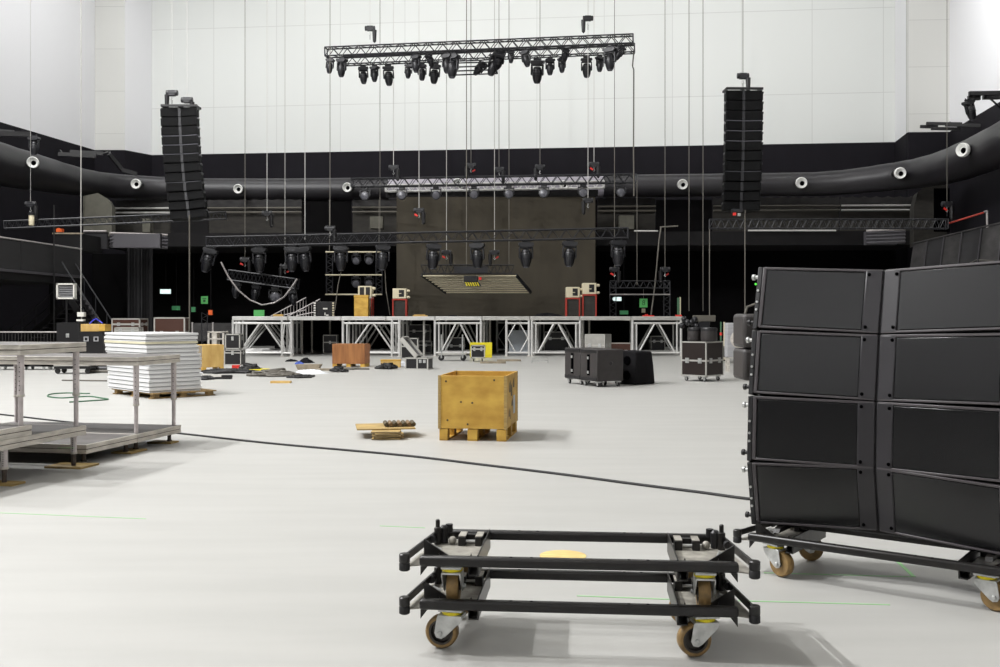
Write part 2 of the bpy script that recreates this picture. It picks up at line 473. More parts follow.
for q_ in (ix[0], ix[-1]):
    MB().path([pts[q_] - Vector((.06, 0, 0)), pts[q_] + Vector((.06, 0, 0))], wav[q_] * 1.04, 28).build('duct_collar', 'duct', duct)
for (px, py, Y, rr, fx) in ((35, 163, 42.8, 0.24, 0.35), (139, 184, 48.7, 0.24, 0.1), (240.5, 189, 49.4, 0.23, 0.05), (349, 187.5, 49.1, 0.23, 0), (458, 183, 48.6, 0.22, 0), (563, 185, 48.2, 0.22, 0), (680.5, 184.5, 47.5, 0.24, 0), (798.5, 183, 46.6, 0.26, -0.05), (896, 173.5, 44.5, 0.25, -0.1), (963, 150, 41.0, 0.27, -1.6)):
    c = P(px, py, Y) - Vector((0, 50, 0))
    d = Vector((fx, -1, -0.12)).normalized()
    rl = min(range(len(pts)), key=lambda i_: (pts[i_] - c).length)
    c = c + d * (wav[rl] * .95) if px < 950 else P(963, 150, 38.1) - Vector((0, 50, 0))
    rot = Vector((0, -1, 0)).rotation_difference(d).to_matrix().to_4x4()
    mm = Matrix.Translation(c) @ rot
    MB(mm).lathe([(rr * 0.75, 0.75), (rr * 0.75, 0.1)], axis='Y', n=16).build('nozzle_neck', 'blk', duct)
    nz = MB(mm).lathe([(rr * 0.8, 0.12), (rr, 0.06), (rr * 1.02, -0.04), (rr * 0.9, -0.1), (rr * 0.55, -0.04), (rr * 0.5, 0.0)], axis='Y', n=20).build('air_nozzle', 'nozzle', duct)
    MB(mm).lathe([(rr * 0.42, -0.02), (rr * 0.3, -0.075), (rr * 0.0001, -0.09)], c=(rr * 0.12, 0, -rr * 0.08), axis='Y', n=14).build('nozzle_throat', 'hole', nz)

# ------------------------------------------------------------------ generic rigging pieces
def chain_mb(a, b, r):
    return MB().tube(a, b, r, 5)

def truss(name, label, a, b, size, bays, m='blk_truss', cr=0.028, lr=0.014, group=None, cat='truss', roll=0.0):
    a, b = Vector(a), Vector(b)
    t = thing(name, label, cat, a, 0, group)
    d = b - a; L = d.length; dn = d.normalized()
    side = dn.cross(Vector((0, 0, 1))).normalized(); up = side.cross(dn)
    h = size / 2
    cor = [(-h, -h), (h, -h), (h, h), (-h, h)]
    off = [side * p + up * q for p, q in cor]
    for o in off:
        MB().tube(o, d + o, cr, 6).build('chord', m, t)
    lm = MB()
    for fi in range(4):
        o0, o1 = off[fi], off[(fi + 1) % 4]
        if fi > 1: o0, o1 = o1, o0
        for i in range(bays):
            p0, p1, pm = dn * (L * i / bays), dn * (L * (i + 1) / bays), dn * (L * (i + 0.5) / bays)
            lm.tube(p0 + o0, pm + o1, lr, 4).tube(pm + o1, p1 + o0, lr, 4)
    lm.build('lacing', m, t)
    for p in (Vector((0, 0, 0)), d):
        em = MB()
        for fi in range(4):
            em.tube(p + off[fi], p + off[(fi + 1) % 4], cr, 6)
        em.build('end_frame', m, t)
    return t

def hoist_proto():
    t = thing('chain_hoist', 'x', 'hoist')
    b = MB()
    b.bx(-0.17, 0.17, -0.12, 0.12, 0.0, 0.26)
    b.lathe([(0.11, -0.3), (0.13, -0.28), (0.13, -0.17), (0.13, 0.17), (0.13, 0.28), (0.11, 0.3)], c=(0, 0, 0.14), axis='X', n=12)
    b.build('motor_body', 'head2', t, bevel=0.015)
    MB().path([(0, 0, 0), (0, 0, -0.12), (0.05, 0, -0.18), (0, 0, -0.25), (-0.05, 0, -0.2)], 0.02, 6).build('hook', 'zinc', t)
    MB().lathe([(0.02, -0.62), (0.1, -0.55), (0.12, -0.2), (0.13, 0.05), (0.1, 0.06)], c=(0.26, 0, 0), n=10).build('chain_bag', 'blk', t)
    MB().tube((0, 0, -0.2), (0, 0, -0.45), 0.016).build('sling', 'rubber', t)
    return t
HP = None
def hoist(px, py, Y, label, chain_r=0.018, chain_m='chain', tagged=None, body='head2', flip=1, chain_px=None):
    global HP
    if HP is None:
        HP = hoist_proto(); t = HP
    else:
        t = dup(HP)
    p = P(px, py, Y)
    t.location = p
    t.scale = (.72, .72, .8)
    t.rotation_euler = (0, 0, 0 if flip > 0 else math.pi)
    tag(t, label, 'hoist', 'chain hoists holding up the rigging')
    MB().tube((0, 0, 0.2), (0, 0, (23.9 - p.z) / .8), chain_r * 1.1, 5).build('chain', chain_m, t)
    if tagged:
        MB().box((-0.16, -0.16, -0.12), (0.2, 0.03, 0.09), Matrix.Rotation(0.5, 3, 'Y')).build('safety_tag', tagged, t)
    return t

def head_proto():
    """moving head hanging from its clamp at the origin, head pointing down, about 1.05 m tall"""
    t = thing('moving_head_light', 'x', 'stage light')
    MB().bx(-0.16, 0.16, -0.06, 0.06, -0.1, 0.0).tube((-0.13, 0, -0.05), (-0.13, 0, 0.06), 0.03).tube((0.13, 0, -0.05), (0.13, 0, 0.06), 0.03).build('clamp', 'head2', t)
    MB().prism([(-0.27, -0.08), (0.27, -0.08), (0.3, -0.18), (0.2, -0.26), (-0.2, -0.26), (-0.3, -0.18)], -0.17, 0.17, 'XZ').build('base', 'head2', t, bevel=0.01)
    y = MB()
    y.prism([(-0.27, -0.26), (-0.22, -0.26), (-0.2, -0.66), (-0.24, -0.72), (-0.28, -0.66)], -0.07, 0.07, 'XZ').prism([(0.27, -0.26), (0.28, -0.66), (0.24, -0.72), (0.2, -0.66), (0.22, -0.26)], -0.07, 0.07, 'XZ').bx(-0.27, 0.27, -0.08, 0.08, -0.32, -0.25)
    y.build('yoke', 'head', t, bevel=0.015)
    h = MB().lathe([(0.08, -0.33), (0.15, -0.36), (0.2, -0.48), (0.215, -0.66), (0.19, -0.85), (0.14, -1.0)], n=16).build('lamp_head', 'head', t)
    MB().lathe([(0.125, -0.99), (0.11, -1.04), (0.001, -1.06)], n=16).build('lens', 'lens', h)
    for zz in (-0.45, -0.55, -0.65):
        MB().lathe([(0.19, zz - 0.012), (0.222, zz), (0.19, zz + 0.012)], n=16).build('cooling_rib', 'head2', h)
    return t
def wash_proto():
    """round wash light, disc facing the hall"""
    t = thing('wash_light', 'x', 'stage light')
    MB().bx(-0.16, 0.16, -0.1, 0.1, -0.14, 0.0).tube((-0.1, 0, -0.05), (-0.1, 0, 0.06), 0.03).tube((0.1, 0, -0.05), (0.1, 0, 0.06), 0.03).build('base', 'head2', t, bevel=0.01)
    MB().bx(-0.3, -0.25, -0.06, 0.06, -0.5, -0.12).bx(0.25, 0.3, -0.06, 0.06, -0.5, -0.12).bx(-0.3, 0.3, -0.06, 0.06, -0.19, -0.13).build('yoke', 'head', t)
    h = MB().lathe([(0.12, 0.25), (0.2, 0.2), (0.26, 0.02), (0.26, -0.1), (0.22, -0.11)], c=(0, 0, -0.48), axis='Y', n=18).build('lamp_head', 'head', t)
    MB().lathe([(0.22, -0.105), (0.15, -0.13), (0.0001, -0.14)], c=(0, 0, -0.48), axis='Y', n=18).build('lens', 'lens', h)
    return t
PROT = {}
def light(kind, loc, label, group, sc=1.0, tilt=(0, 0), rz=0.0):
    if kind not in PROT:
        t = PROT[kind] = head_proto() if kind == 'head' else wash_proto()
    else:
        t = dup(PROT[kind])
    t.location = loc
    t.rotation_euler = (tilt[0], tilt[1], rz)
    t.scale = (sc, sc, sc)
    return tag(t, label, 'stage light', group)

# ------------------------------------------------------------------ top truss (two parallel spans)
ta, tb = P(326, 52.5, 42.0), P(633, 39.5, 40.6)
truss('lighting_truss', 'highest black box truss against the white wall, front one of the pair', ta, tb, 0.36, 22, 'blk_truss', 0.03, 0.017, 'black trusses hung high')
ua, ub = P(345, 61, 43.2), P(634.5, 48.5, 41.8)
truss('lighting_truss', 'high black truss just behind and below the topmost one', ua, ub, 0.34, 22, 'blk_truss', 0.028, 0.016, 'black trusses hung high')
hoist(370, 31, 41.8, 'chain hoist standing over the left part of the topmost truss', chain_m='wire_lt', chain_r=0.012)
hoist(588, 21, 40.8, 'chain hoist standing over the right part of the topmost truss', chain_m='wire_lt', flip=-1)
def ontruss(a, b, px, dz):
    # point on a line seen at px
    f0 = (a.x / a.y * F + 500, b.x / b.y * F + 500)
    lo, hi = 0.0, 1.0
    for _ in range(40):
        mid = (lo + hi) / 2
        p = a.lerp(b, mid)
        if p.x / p.y * F + 500 < px: lo = mid
        else: hi = mid
    return a.lerp(b, (lo + hi) / 2) + Vector((0, 0, dz))
TL = [(330.5, 'f', .62, (0, .1)), (342, 'f', .78, (0, .05)), (363, 'r', .75, (0, -.05)), (374.5, 'r', .68, (0, 0)), (388, 'r', .85, (.2, -.05)), (409, 'r', .6, (0, .08)), (416, 'f', .72, (0, 0)), (422, 'r', .7, (.1, 0)),
      (428, 'f', .55, (.6, 0)), (435.5, 'r', .85, (.2, .12)), (447, 'f', .8, (0, 0)), (453, 'f', 1.0, (0, .05)), (500, 'f', .85, (.9, .3)), (511, 'f', .5, (0, 0)), (524, 'f', .68, (.1, -.2)), (537.5, 'r', 1.0, (.25, .1)), (550, 'r', .7, (0, 0)),
      (562, 'r', .62, (0, 0)), (566, 'f', .55, (.7, 0)), (586.5, 'r', .85, (.3, 0)), (600, 'r', .65, (0, .03)), (610, 'f', .95, (0, 0)), (623, 'f', .6, (.3, .4))]
for i, (px, row, sc, tl) in enumerate(TL):
    a, b = (ta, tb) if row == 'f' else (ua, ub)
    light('head', ontruss(a, b, px, -0.24), 'black moving-head light under the topmost truss pair, %s from its left end' % ORD[i], 'lights on the topmost trusses', sc, tl, rnd.uniform(-.6, .6))
# small ladder frame hanging in the middle of it
lad = thing('ladder_frame', 'small black ladder frame hung under the middle of the topmost truss', 'frame', P(472, 66, 42.4))
b0 = P(472, 66, 42.4)
for i in range(4):
    y = 62.5 + i * 3.9
    MB().tube(P(449 + i * 2.2, y + 0.8, 42.2 + i * .1) - b0, P(494 + i * 1.0, y - 0.6, 42.0 + i * .1) - b0, 0.03).build('rung', 'blk_truss', lad)
for xs in ((449, 456, .8), (494, 497, -.6)):
    MB().tube(P(xs[0], 61 + xs[2], 42.2) - b0, P(xs[1], 74.5 + xs[2], 42.5) - b0, 0.05).build('side_rail', 'blk_truss', lad)
light('head', P(484.5, 63, 42.1), 'black moving-head light aimed sideways in the small ladder frame', 'lights on the topmost trusses', .7, (1.0, .4), .5)
light('head', P(497, 54, 42.0), 'black moving-head light at the right end of the small ladder frame', 'lights on the topmost trusses', .9, (.3, .2), .5)
MB().path([P(634, 50, 41.8), P(634, 70, 41.8), P(632.5, 72, 41.8), P(633.5, 120, 41.8), P(633.5, 150, 41.8)], 0.018, 5)
tag(MB().path([P(634, 50, 41.8), P(632.5, 66, 41.8), P(633.8, 70, 41.8), P(633.5, 150, 41.8), P(634, 196, 41.8)], 0.03, 5).build('hanging_cable', 'cable_grey'),
    'grey cable hanging down from the right end of the topmost truss', 'cable', 'hanging cables')

# ------------------------------------------------------------------ middle back truss with wash lights, silver truss behind
ma, mbb = P(352, 183, 44.6), P(636, 178.5, 43.2)
truss('lighting_truss', 'black truss with round lamps running in front of the duct above the backdrop', ma, mbb, 0.36, 24, 'blk_truss', 0.03, 0.016, 'black trusses over the stage')
truss('lighting_truss', 'silver truss above the brown backdrop, behind the round lamps', P(386, 188.5, 46.6), P(604, 184.5, 45.6), 0.3, 26, 'stage_alu', 0.03, 0.018, 'silver trusses over the stage')
hb = MB().beam(P(386, 194.5, 46.9), P(598, 193, 46.4), 0.12, 0.3)
tag(hb.build('header_batten', 'fascia'), 'black batten along the top edge of the brown backdrop', 'batten')
for i, px in enumerate((365, 402, 436, 474, 509, 544, 583, 621)):
    light('wash', ontruss(ma, mbb, px, -0.22), 'round black wash light under the truss above the backdrop, %s from its left end' % ORD[i], 'round lamps above the backdrop', .78, (rnd.uniform(-.1, .25), 0), rnd.uniform(-.15, .15))
for i, px in enumerate((393.5, 471, 499, 540, 594)):
    hoist(px, (170, 168, 172, 169.5, 167)[i], 44, 'chain hoist on the truss above the backdrop, %s from its left end' % ORD[i], tagged='red_tag' if i in (1, 4) else None, flip=-1 if i % 2 else 1, chain_m='wire_lt' if i in (0, 4) else 'wire_dk')

# ------------------------------------------------------------------ low front truss with big moving heads
la, lb = P(208, 242, 43.0), P(628, 233, 40.8)
truss('lighting_truss', 'long black truss low over the front of the stage carrying a row of big lamps', la, lb, 0.4, 32, 'blk_truss', 0.032, 0.015, 'black trusses over the stage')
for i, (px, tl) in enumerate([(212, (0, .3)), (259, (0, -.03)), (292, (0, 0)), (303, (.1, -.1)), (341, (0, 0)), (383, (0, .03)), (434, (0, .05)), (477, (0, -.03)), (526, (0, 0)), (570, (0, .04)), (618, (0, 0))]):
    light('head', ontruss(la, lb, px, -0.22), 'big black moving-head light under the low front truss, %s from its left end' % ORD[i], 'big lamps on the low front truss', 1.08, tl, (0 if i in (0, 4) else rnd.uniform(-.3, .3)))
for i, (px, py, tg, fl, cm) in enumerate([(267, 216, None, 1, 'wire_lt'), (419, 213, 'red_tag', 1, 'wire_lt'), (588, 203, None, -1, 'wire_lt'), (330, 231, None, 1, 'wire_dk')]):
    hoist(px, py, 42.2 - i * .3, 'chain hoist over the low front truss, ' + ('leftmost of four', 'beside the left edge of the brown backdrop', 'near the right edge of the brown backdrop', 'second from the left')[i], tagged=tg, flip=fl, chain_m=cm)

# swagged truss at stage left
sa, sb = P(230, 275, 43.5), P(297, 284, 43.0)
truss('short_truss', 'short black truss sloping above the stage stair rail, with small lamps below', sa, sb, 0.42, 9, 'blk_truss', 0.035, 0.022, 'black trusses over the stage')
for i, px in enumerate((237, 257, 275, 292)):
    light('wash' if i == 2 else 'head', ontruss(sa, sb, px, -0.25), 'small black lamp under the short sloping truss, %s from its left end' % ORD[i], 'lamps on the short sloping truss', .68 if i != 2 else .95, (0, rnd.uniform(-.2, .2)), rnd.uniform(-.3, .3))
hoist(245, 262, 43.3, 'chain hoist over the left end of the short sloping truss', tagged='red_tag', chain_m='wire_dk')
hoist(285, 269, 43.1, 'chain hoist over the right end of the short sloping truss', tagged='red_tag', chain_m='chain', flip=-1)
sw = [(221, 262), (228, 276), (238, 290), (250, 300), (262, 305), (274, 303), (284, 297), (291, 288), (297, 279)]
tag(MB().path([P(x, y, 42.2) for x, y in sw], 0.035, 6).build('swag_cable', 'alu_leg'), 'thick grey cable hanging in a loop below the short sloping truss', 'cable', 'hanging cables')

# upright ladder frame with four lamps
uf = thing('ladder_frame', 'black upright frame with three pale pipes hanging left of the backdrop', 'frame', P(355, 295, 45))
b0 = P(355, 295, 45)
for px in (329.5, 379):
    m_ = MB()
    for dx in (-3, 3):
        m_.tube(P(px + dx, 251, 45) - b0, P(px + dx, 295, 45) - b0, 0.03)
    for k in range(8):
        y0, y1 = 251 + k * 5.5, 251 + (k + 1) * 5.5
        m_.tube(P(px - 3, y0, 45) - b0, P(px + 3, (y0 + y1) / 2, 45) - b0, 0.016, 4).tube(P(px + 3, (y0 + y1) / 2, 45) - b0, P(px - 3, y1, 45) - b0, 0.016, 4)
    m_.build('lattice_post', 'blk_truss', uf)
for y in (252, 275, 294.5):
    MB().tube(P(325.5, y, 44.9) - b0, P(382, y, 44.9) - b0, 0.035).build('cross_pipe', 'cream', uf)
for px in (329.5, 379):
    MB().tube(P(px, 251, 45) - b0, P(px, 200, 45) - b0, 0.015).build('wire', 'wire_dk', uf)
for i, (px, py) in enumerate(((356, 253), (369, 253), (356, 276), (369, 276))):
    light('wash', P(px, py, 44.9), 'round black lamp in the upright frame, ' + ('upper left', 'upper right', 'lower left', 'lower right')[i], 'lamps in the upright frame', .72, (.2, 0), rnd.uniform(-.2, .2))

# tilted grid of silver pipes
gr = thing('pipe_grid', 'tilted grid of pale parallel pipes hanging before the brown backdrop', 'grid', P(475, 276, 43))
b0 = P(475, 276, 43)
for i in range(9):
    u = i / 8
    MB().tube(P(423 + 23 * u, 276 + 16.5 * u, 43.2 + u) - b0, P(516 + 14.5 * u, 276 + 16.5 * u, 43.2 + u) - b0, 0.038).build('pipe', 'cream', gr)
for a_, b_ in (((422, 275, 43.2), (446, 292.5, 44.2)), ((516, 275, 43.2), (531, 292.5, 44.2))):
    MB().beam(P(*a_) - b0, P(*b_) - b0, 0.06, 0.14).build('side_rail', 'blk_truss', gr)
m_ = MB()
for yy in (265, 273.5):
    m_.tube(P(421, yy, 43.2) - b0, P(514, yy, 43.2) - b0, 0.03)
for k in range(14):
    x0 = 421 + k * 93 / 14
    m_.tube(P(x0, 265, 43.2) - b0, P(x0 + 3.3, 273.5, 43.2) - b0, 0.018, 4).tube(P(x0 + 3.3, 273.5, 43.2) - b0, P(x0 + 6.6, 265, 43.2) - b0, 0.018, 4)
m_.bx(-0.9, 0.55, -0.02, 0.02, 0.12, 0.42)
m_.build('spreader_truss', 'blk_truss', gr)
mt = thing('grid_motor', 'black motor box with yellow-striped plate on the tilted pipe grid', 'motor', P(472, 281, 43.0))
MB().bx(-0.35, 0.25, -0.15, 0.15, -0.05, 0.22).build('motor_body', 'blk', mt, bevel=0.02)
hz = MB()
for k in range(6):
    hz.prism([(-0.3 + k * .1, -0.06), (-0.25 + k * .1, -0.06), (-0.17 + k * .1, -0.22), (-0.22 + k * .1, -0.22)], -0.2, -0.19, 'XZ')
MB().prism([(-0.33, -0.05), (0.3, -0.05), (0.42, -0.23), (-0.2, -0.23)], -0.188, -0.17, 'XZ').build('hazard_plate', 'blk', mt)
hz.build('hazard_stripes', 'yellow', mt)
MB().box((0.35, -0.15, 0.1), (0.12, 0.1, 0.12)).build('plug', 'red_tag', mt)
hoist(446.5, 255, 43.3, 'chain hoist over the left end of the tilted pipe grid', tagged='red_tag', chain_r=0.02)
hoist(494.5, 255, 43.3, 'chain hoist over the right end of the tilted pipe grid', tagged='red_tag', flip=-1, chain_r=0.02)

# right small frame standing on the stage
fr = thing('truss_goalpost', 'black truss goalpost standing on the right part of the stage', 'frame', P(640, 317, 43))
b0 = P(640, 317, 43)
m_ = MB()
for yy in (281, 288):
    m_.tube(P(610, yy, 43) - b0, P(670, yy, 43) - b0, 0.03)
for k in range(9):
    x0 = 610 + k * 60 / 9
    m_.tube(P(x0, 281, 43) - b0, P(x0 + 3.3, 288, 43) - b0, 0.016, 4).tube(P(x0 + 3.3, 288, 43) - b0, P(x0 + 6.67, 281, 43) - b0, 0.016, 4)
m_.build('top_truss', 'blk_truss', fr)
for px in (613, 667):
    m_ = MB()
    for dx in (-3, 3):
        m_.tube(P(px + dx, 281, 43) - b0, P(px + dx, 317, 43) - b0, 0.025)
    for k in range(6):
        y0 = 281 + k * 6
        m_.tube(P(px - 3, y0, 43) - b0, P(px + 3, y0 + 3, 43) - b0, 0.014, 4).tube(P(px + 3, y0 + 3, 43) - b0, P(px - 3, y0 + 6, 43) - b0, 0.014, 4)
    m_.build('upright', 'blk_truss', fr)
MB().tube(P(610, 294.5, 42.9) - b0, P(670, 294.5, 42.9) - b0, 0.03).build('cross_pipe', 'alu_leg', fr)
hoist(614.5, 272, 43, 'chain hoist over the left end of the truss goalpost', tagged='red_tag', chain_m='wire_dk')
hoist(665, 272, 43, 'chain hoist over the right end of the truss goalpost', tagged='red_tag', chain_m='wire_dk', flip=-1)

# side trusses
truss('side_truss', 'thin black truss hung across the dark left side behind the speaker array', P(5, 225, 39), P(226, 215.5, 40.5), 0.28, 30, 'blk_truss', 0.024, 0.011, 'thin side trusses')
truss('side_truss', 'thin black truss hung below and right of the right speaker array', P(709.5, 224, 40.5), P(947, 224, 39.0), 0.36, 30, 'blk_truss', 0.026, 0.012, 'thin side trusses')
h_ = hoist(30.5, 207, 39, 'chain hoist over the thin truss at the far left', chain_m='wire_lt', chain_r=0.012)
ph = thing('hoist_can', 'pale yellow canister clamped to the thin truss at the far left', 'canister', P(31.5, 225.5, 38.7))
MB().lathe([(0.09, 0), (0.1, 0.03), (0.1, 0.4), (0.07, 0.44)], n=12).build('body', 'cream', ph)
MB().lathe([(0.12, 0.4), (0.13, 0.48), (0.08, 0.5)], n=12).build('cap', 'head2', ph)
hoist(947, 207, 39, 'chain hoist over the thin truss near the right wall', tagged='red_tag', chain_m='wire_dk', chain_r=0.014)

# free-hanging chains and cables
for (px, y0, y1, Y, r_, mm, lab) in [
    (81, -60, 312, 38, 0.02, 'chain', 'pale chain hanging left of the left speaker array down to a white box'),
    (305, -60, 240, 43, 0.016, 'wire_lt', 'grey chain ending at the low front truss, right of its leftmost hoist'),
    (380, -60, 235, 45, 0.014, 'wire_dk', 'dull chain hanging past the gallery cabinet left of the backdrop'),
    (466.5, -60, 268, 43.6, 0.02, 'wire_dk', 'dull chain hanging to the middle of the tilted pipe grid'),
    (509, -60, 266, 43.8, 0.014, 'wire_dk', 'thin chain hanging just right of the tilted pipe grid hoists'),
    (637, 180, 285, 42.8, 0.013, 'wire_dk', 'thin dark cable dropping from the truss end to the goalpost'),
    (689, -60, 311, 44, 0.016, 'wire_dk', 'dull chain hanging right of the stage, left one of the close pair'),
    (703, -60, 311, 44, 0.016, 'wire_dk', 'dull chain hanging right of the stage, right one of the close pair'),
    (709.5, 229, 325, 40.4, 0.02, 'wire_dk', 'dull cable dropping from the left end of the right thin truss'),
    (745, 210, 318, 36, 0.022, 'cable_grey', 'grey cable dropping from the right speaker array'),
    (189.5, 215, 332, 37, 0.026, 'cable_grey', 'grey cable dropping from the left speaker array'),
    (54, 205, 338, 40, 0.03, 'rubber', 'black cable hanging in front of the dark stairs')]:
    tag(chain_mb(P(px, y0, Y), P(px, y1, Y), r_).build('hanging_chain' if 'chain' in lab else 'hanging_cable', mm), lab, 'chain' if 'chain' in lab else 'cable', 'hanging chains' if 'chain' in lab else 'hanging cables')
tag(MB().path([P(661, 227, 43), P(659, 240, 43), P(655, 285, 43), P(651, 315, 43)], 0.03, 5).build('hanging_cable', 'wire_dk'), 'slanting dull cable falling behind the truss goalpost', 'cable', 'hanging cables')
tag(MB().tube(P(660, 227, 43.1), P(678, 226, 43.1), 0.03).build('boom_pipe', 'wire_dk'), 'short pipe stub at the top of the slanting cable', 'pipe')
tag(MB().path([P(384, 250, 42.6), P(386, 290, 42.6), P(390, 315, 42.6)], 0.018, 5).build('hanging_cable', 'wire_dk'), 'thin cable dropping from the low truss to the left edge of the backdrop', 'cable', 'hanging cables')
tag(MB().path([P(341, 272, 42.4), P(338, 285, 42.4), P(335, 310, 42.4)], 0.018, 5).build('hanging_cable', 'wire_dk'), 'thin cable dropping from the low truss to the black amplifier rack', 'cable', 'hanging cables')
cb = thing('chain_box', 'small white box at the lower end of the pale chain near the stairs', 'box', P(81.5, 318, 38))
MB().bx(-0.13, 0.13, -0.1, 0.1, 0.05, 0.22).build('body', 'white_pl', cb, bevel=0.01)
MB().bx(-0.15, 0.11, -0.1, 0.1, -0.12, -0.05).build('tray', 'white_pl', cb)
MB().tube((0, 0, -0.1), (0, 0, 0.24), 0.02).build('stem', 'chain', cb)

# ------------------------------------------------------------------ hung speaker arrays
def hung_array(label, Y, pxs, n, facing, topbits):
    """pxs: list of (px centre, py) down the front; each module a part"""
    t = thing('speaker_array', label, 'speaker array', P(pxs[0][0], pxs[0][1], Y), 0, 'tall hung speaker arrays')
    b0 = P(pxs[0][0], pxs[0][1], Y)
    W = 1.3
    for i in range(n):
        u = i / n; v = (i + 1) / n
        def at(w):
            k = w * (len(pxs) - 1); q = min(int(k), len(pxs) - 2); f = k - q
            a, b = pxs[q], pxs[q + 1]
            return P(a[0] + (b[0] - a[0]) * f, a[1] + (b[1] - a[1]) * f, Y) - b0
        p0, p1 = at(u), at(v)
        h = (p0 - p1).length
        roll = math.atan2(p0.x - p1.x, p0.z - p1.z)
        pitch = 0.07 * (max(0, u - 0.3)) ** 1.5
        m = Matrix.Translation((p0 + p1) / 2 + Vector((0, 0.5 * u * u, 0))) @ Matrix.Rotation(facing, 4, 'Z') @ Matrix.Rotation(roll, 4, 'Y') @ Matrix.Rotation(-pitch * 2, 4, 'X')
        g = h / 2 - 0.012
        mod = MB(m).prism([(-W / 2, 0), (-0.03, 0.1), (0.03, 0.1), (W / 2, 0), (W / 2, 0.35), (0.3, 0.62), (-0.3, 0.62), (-W / 2, 0.35)], -g, g).build('speaker_module', 'array', t, bevel=0)
        for s in (-1, 1):
            MB(m).prism([(s * (W / 2 - 0.03), -0.012), (s * 0.07, 0.077), (s * 0.07, 0.1), (s * (W / 2 - 0.03), 0.02)], -g + 0.02, g - 0.02).build('grille', 'array', mod)
            MB(m).bx(s * (W / 2) - 0.02, s * (W / 2) + 0.02, -0.02, 0.3, -g - 0.008, g * 0.7).build('rigging_plate', 'array', mod)
            MB(m).bx(s * (W / 2) - 0.03, s * (W / 2) + 0.05, 0.0, 0.25, g * 0.35, g * 0.75).build('rigging_pin', 'lens' if i in (1, 2, 3, 4, 5) else 'head2', mod)
        MB(m).prism([(-0.05, 0.075), (0.05, 0.075), (0.05, 0.12), (-0.05, 0.12)], -g, g).build('centre_strip', 'head2', mod)
        if i in (3, 4, 5, 8):
            MB(m).prism([(-W / 2, -0.015), (0, 0.075), (W / 2, -0.015), (W / 2, 0.02), (0, 0.12), (-W / 2, 0.02)], g - 0.012, g + 0.014).build('edge_strip', 'lens', mod)
    fm = MB(Matrix.Rotation(facing, 4, 'Z'))
    fm.bx(-0.65, 0.68, -0.02, 0.06, 0.02, 0.1).bx(-0.65, 0.68, 0.5, 0.58, 0.02, 0.1)
    for x in (-0.62, 0, 0.62): fm.bx(x - 0.04, x + 0.04, 0, 0.6, 0.02, 0.1)
    fm.build('flying_frame', 'blk', t)
    return t
AL = hung_array('tall black hung speaker array against the white wall, left one', 37, [(178.5, 107), (179.5, 135), (180.7, 162), (182.5, 190), (185, 217)], 12, 0.02, None)
AR = hung_array('tall black hung speaker array against the white wall, right one', 36, [(744.5, 90), (744.5, 120), (744.5, 150), (744.5, 180), (744.5, 209)], 12, 0.02, None)
hoist(172, 96, 37.2, 'chain hoist on the flying frame of the left speaker array', chain_m='wire_lt', chain_r=0.01, flip=-1)
hoist(187, 103, 37.2, 'small chain hoist lying at the right corner of the left speaker array', chain_m='wire_lt', chain_r=0.008)
hoist(743, 79, 36.2, 'chain hoist on the flying frame of the right speaker array', chain_m='wire_dk', chain_r=0.016)
kit = thing('cable_plug_box', 'small plug box with red connector under the right speaker array', 'plug box', P(737, 212, 36))
MB().bx(-0.2, 0.2, -0.1, 0.1, 0, 0.1).build('body', 'head2', kit)
MB().box((-0.1, -0.05, -0.08), (0.1, 0.1, 0.1)).build('red_plug', 'red_tag', kit)
MB().box((0.06, -0.05, -0.1), (0.1, 0.1, 0.1)).build('grey_plug', 'zinc', kit)

# ------------------------------------------------------------------ backdrop
bd = thing('backdrop', 'large flat brown backdrop hanging at the rear of the stage', 'backdrop', P(497, 317, 46.4))
MB().bx(-4.66, 4.56, 0, 0.05, 0.0, 5.6).build('cloth', 'screen', bd)
MB().bx(-4.68, 4.58, -0.02, 0.07, 5.58, 5.66).build('top_hem', 'fascia', bd)

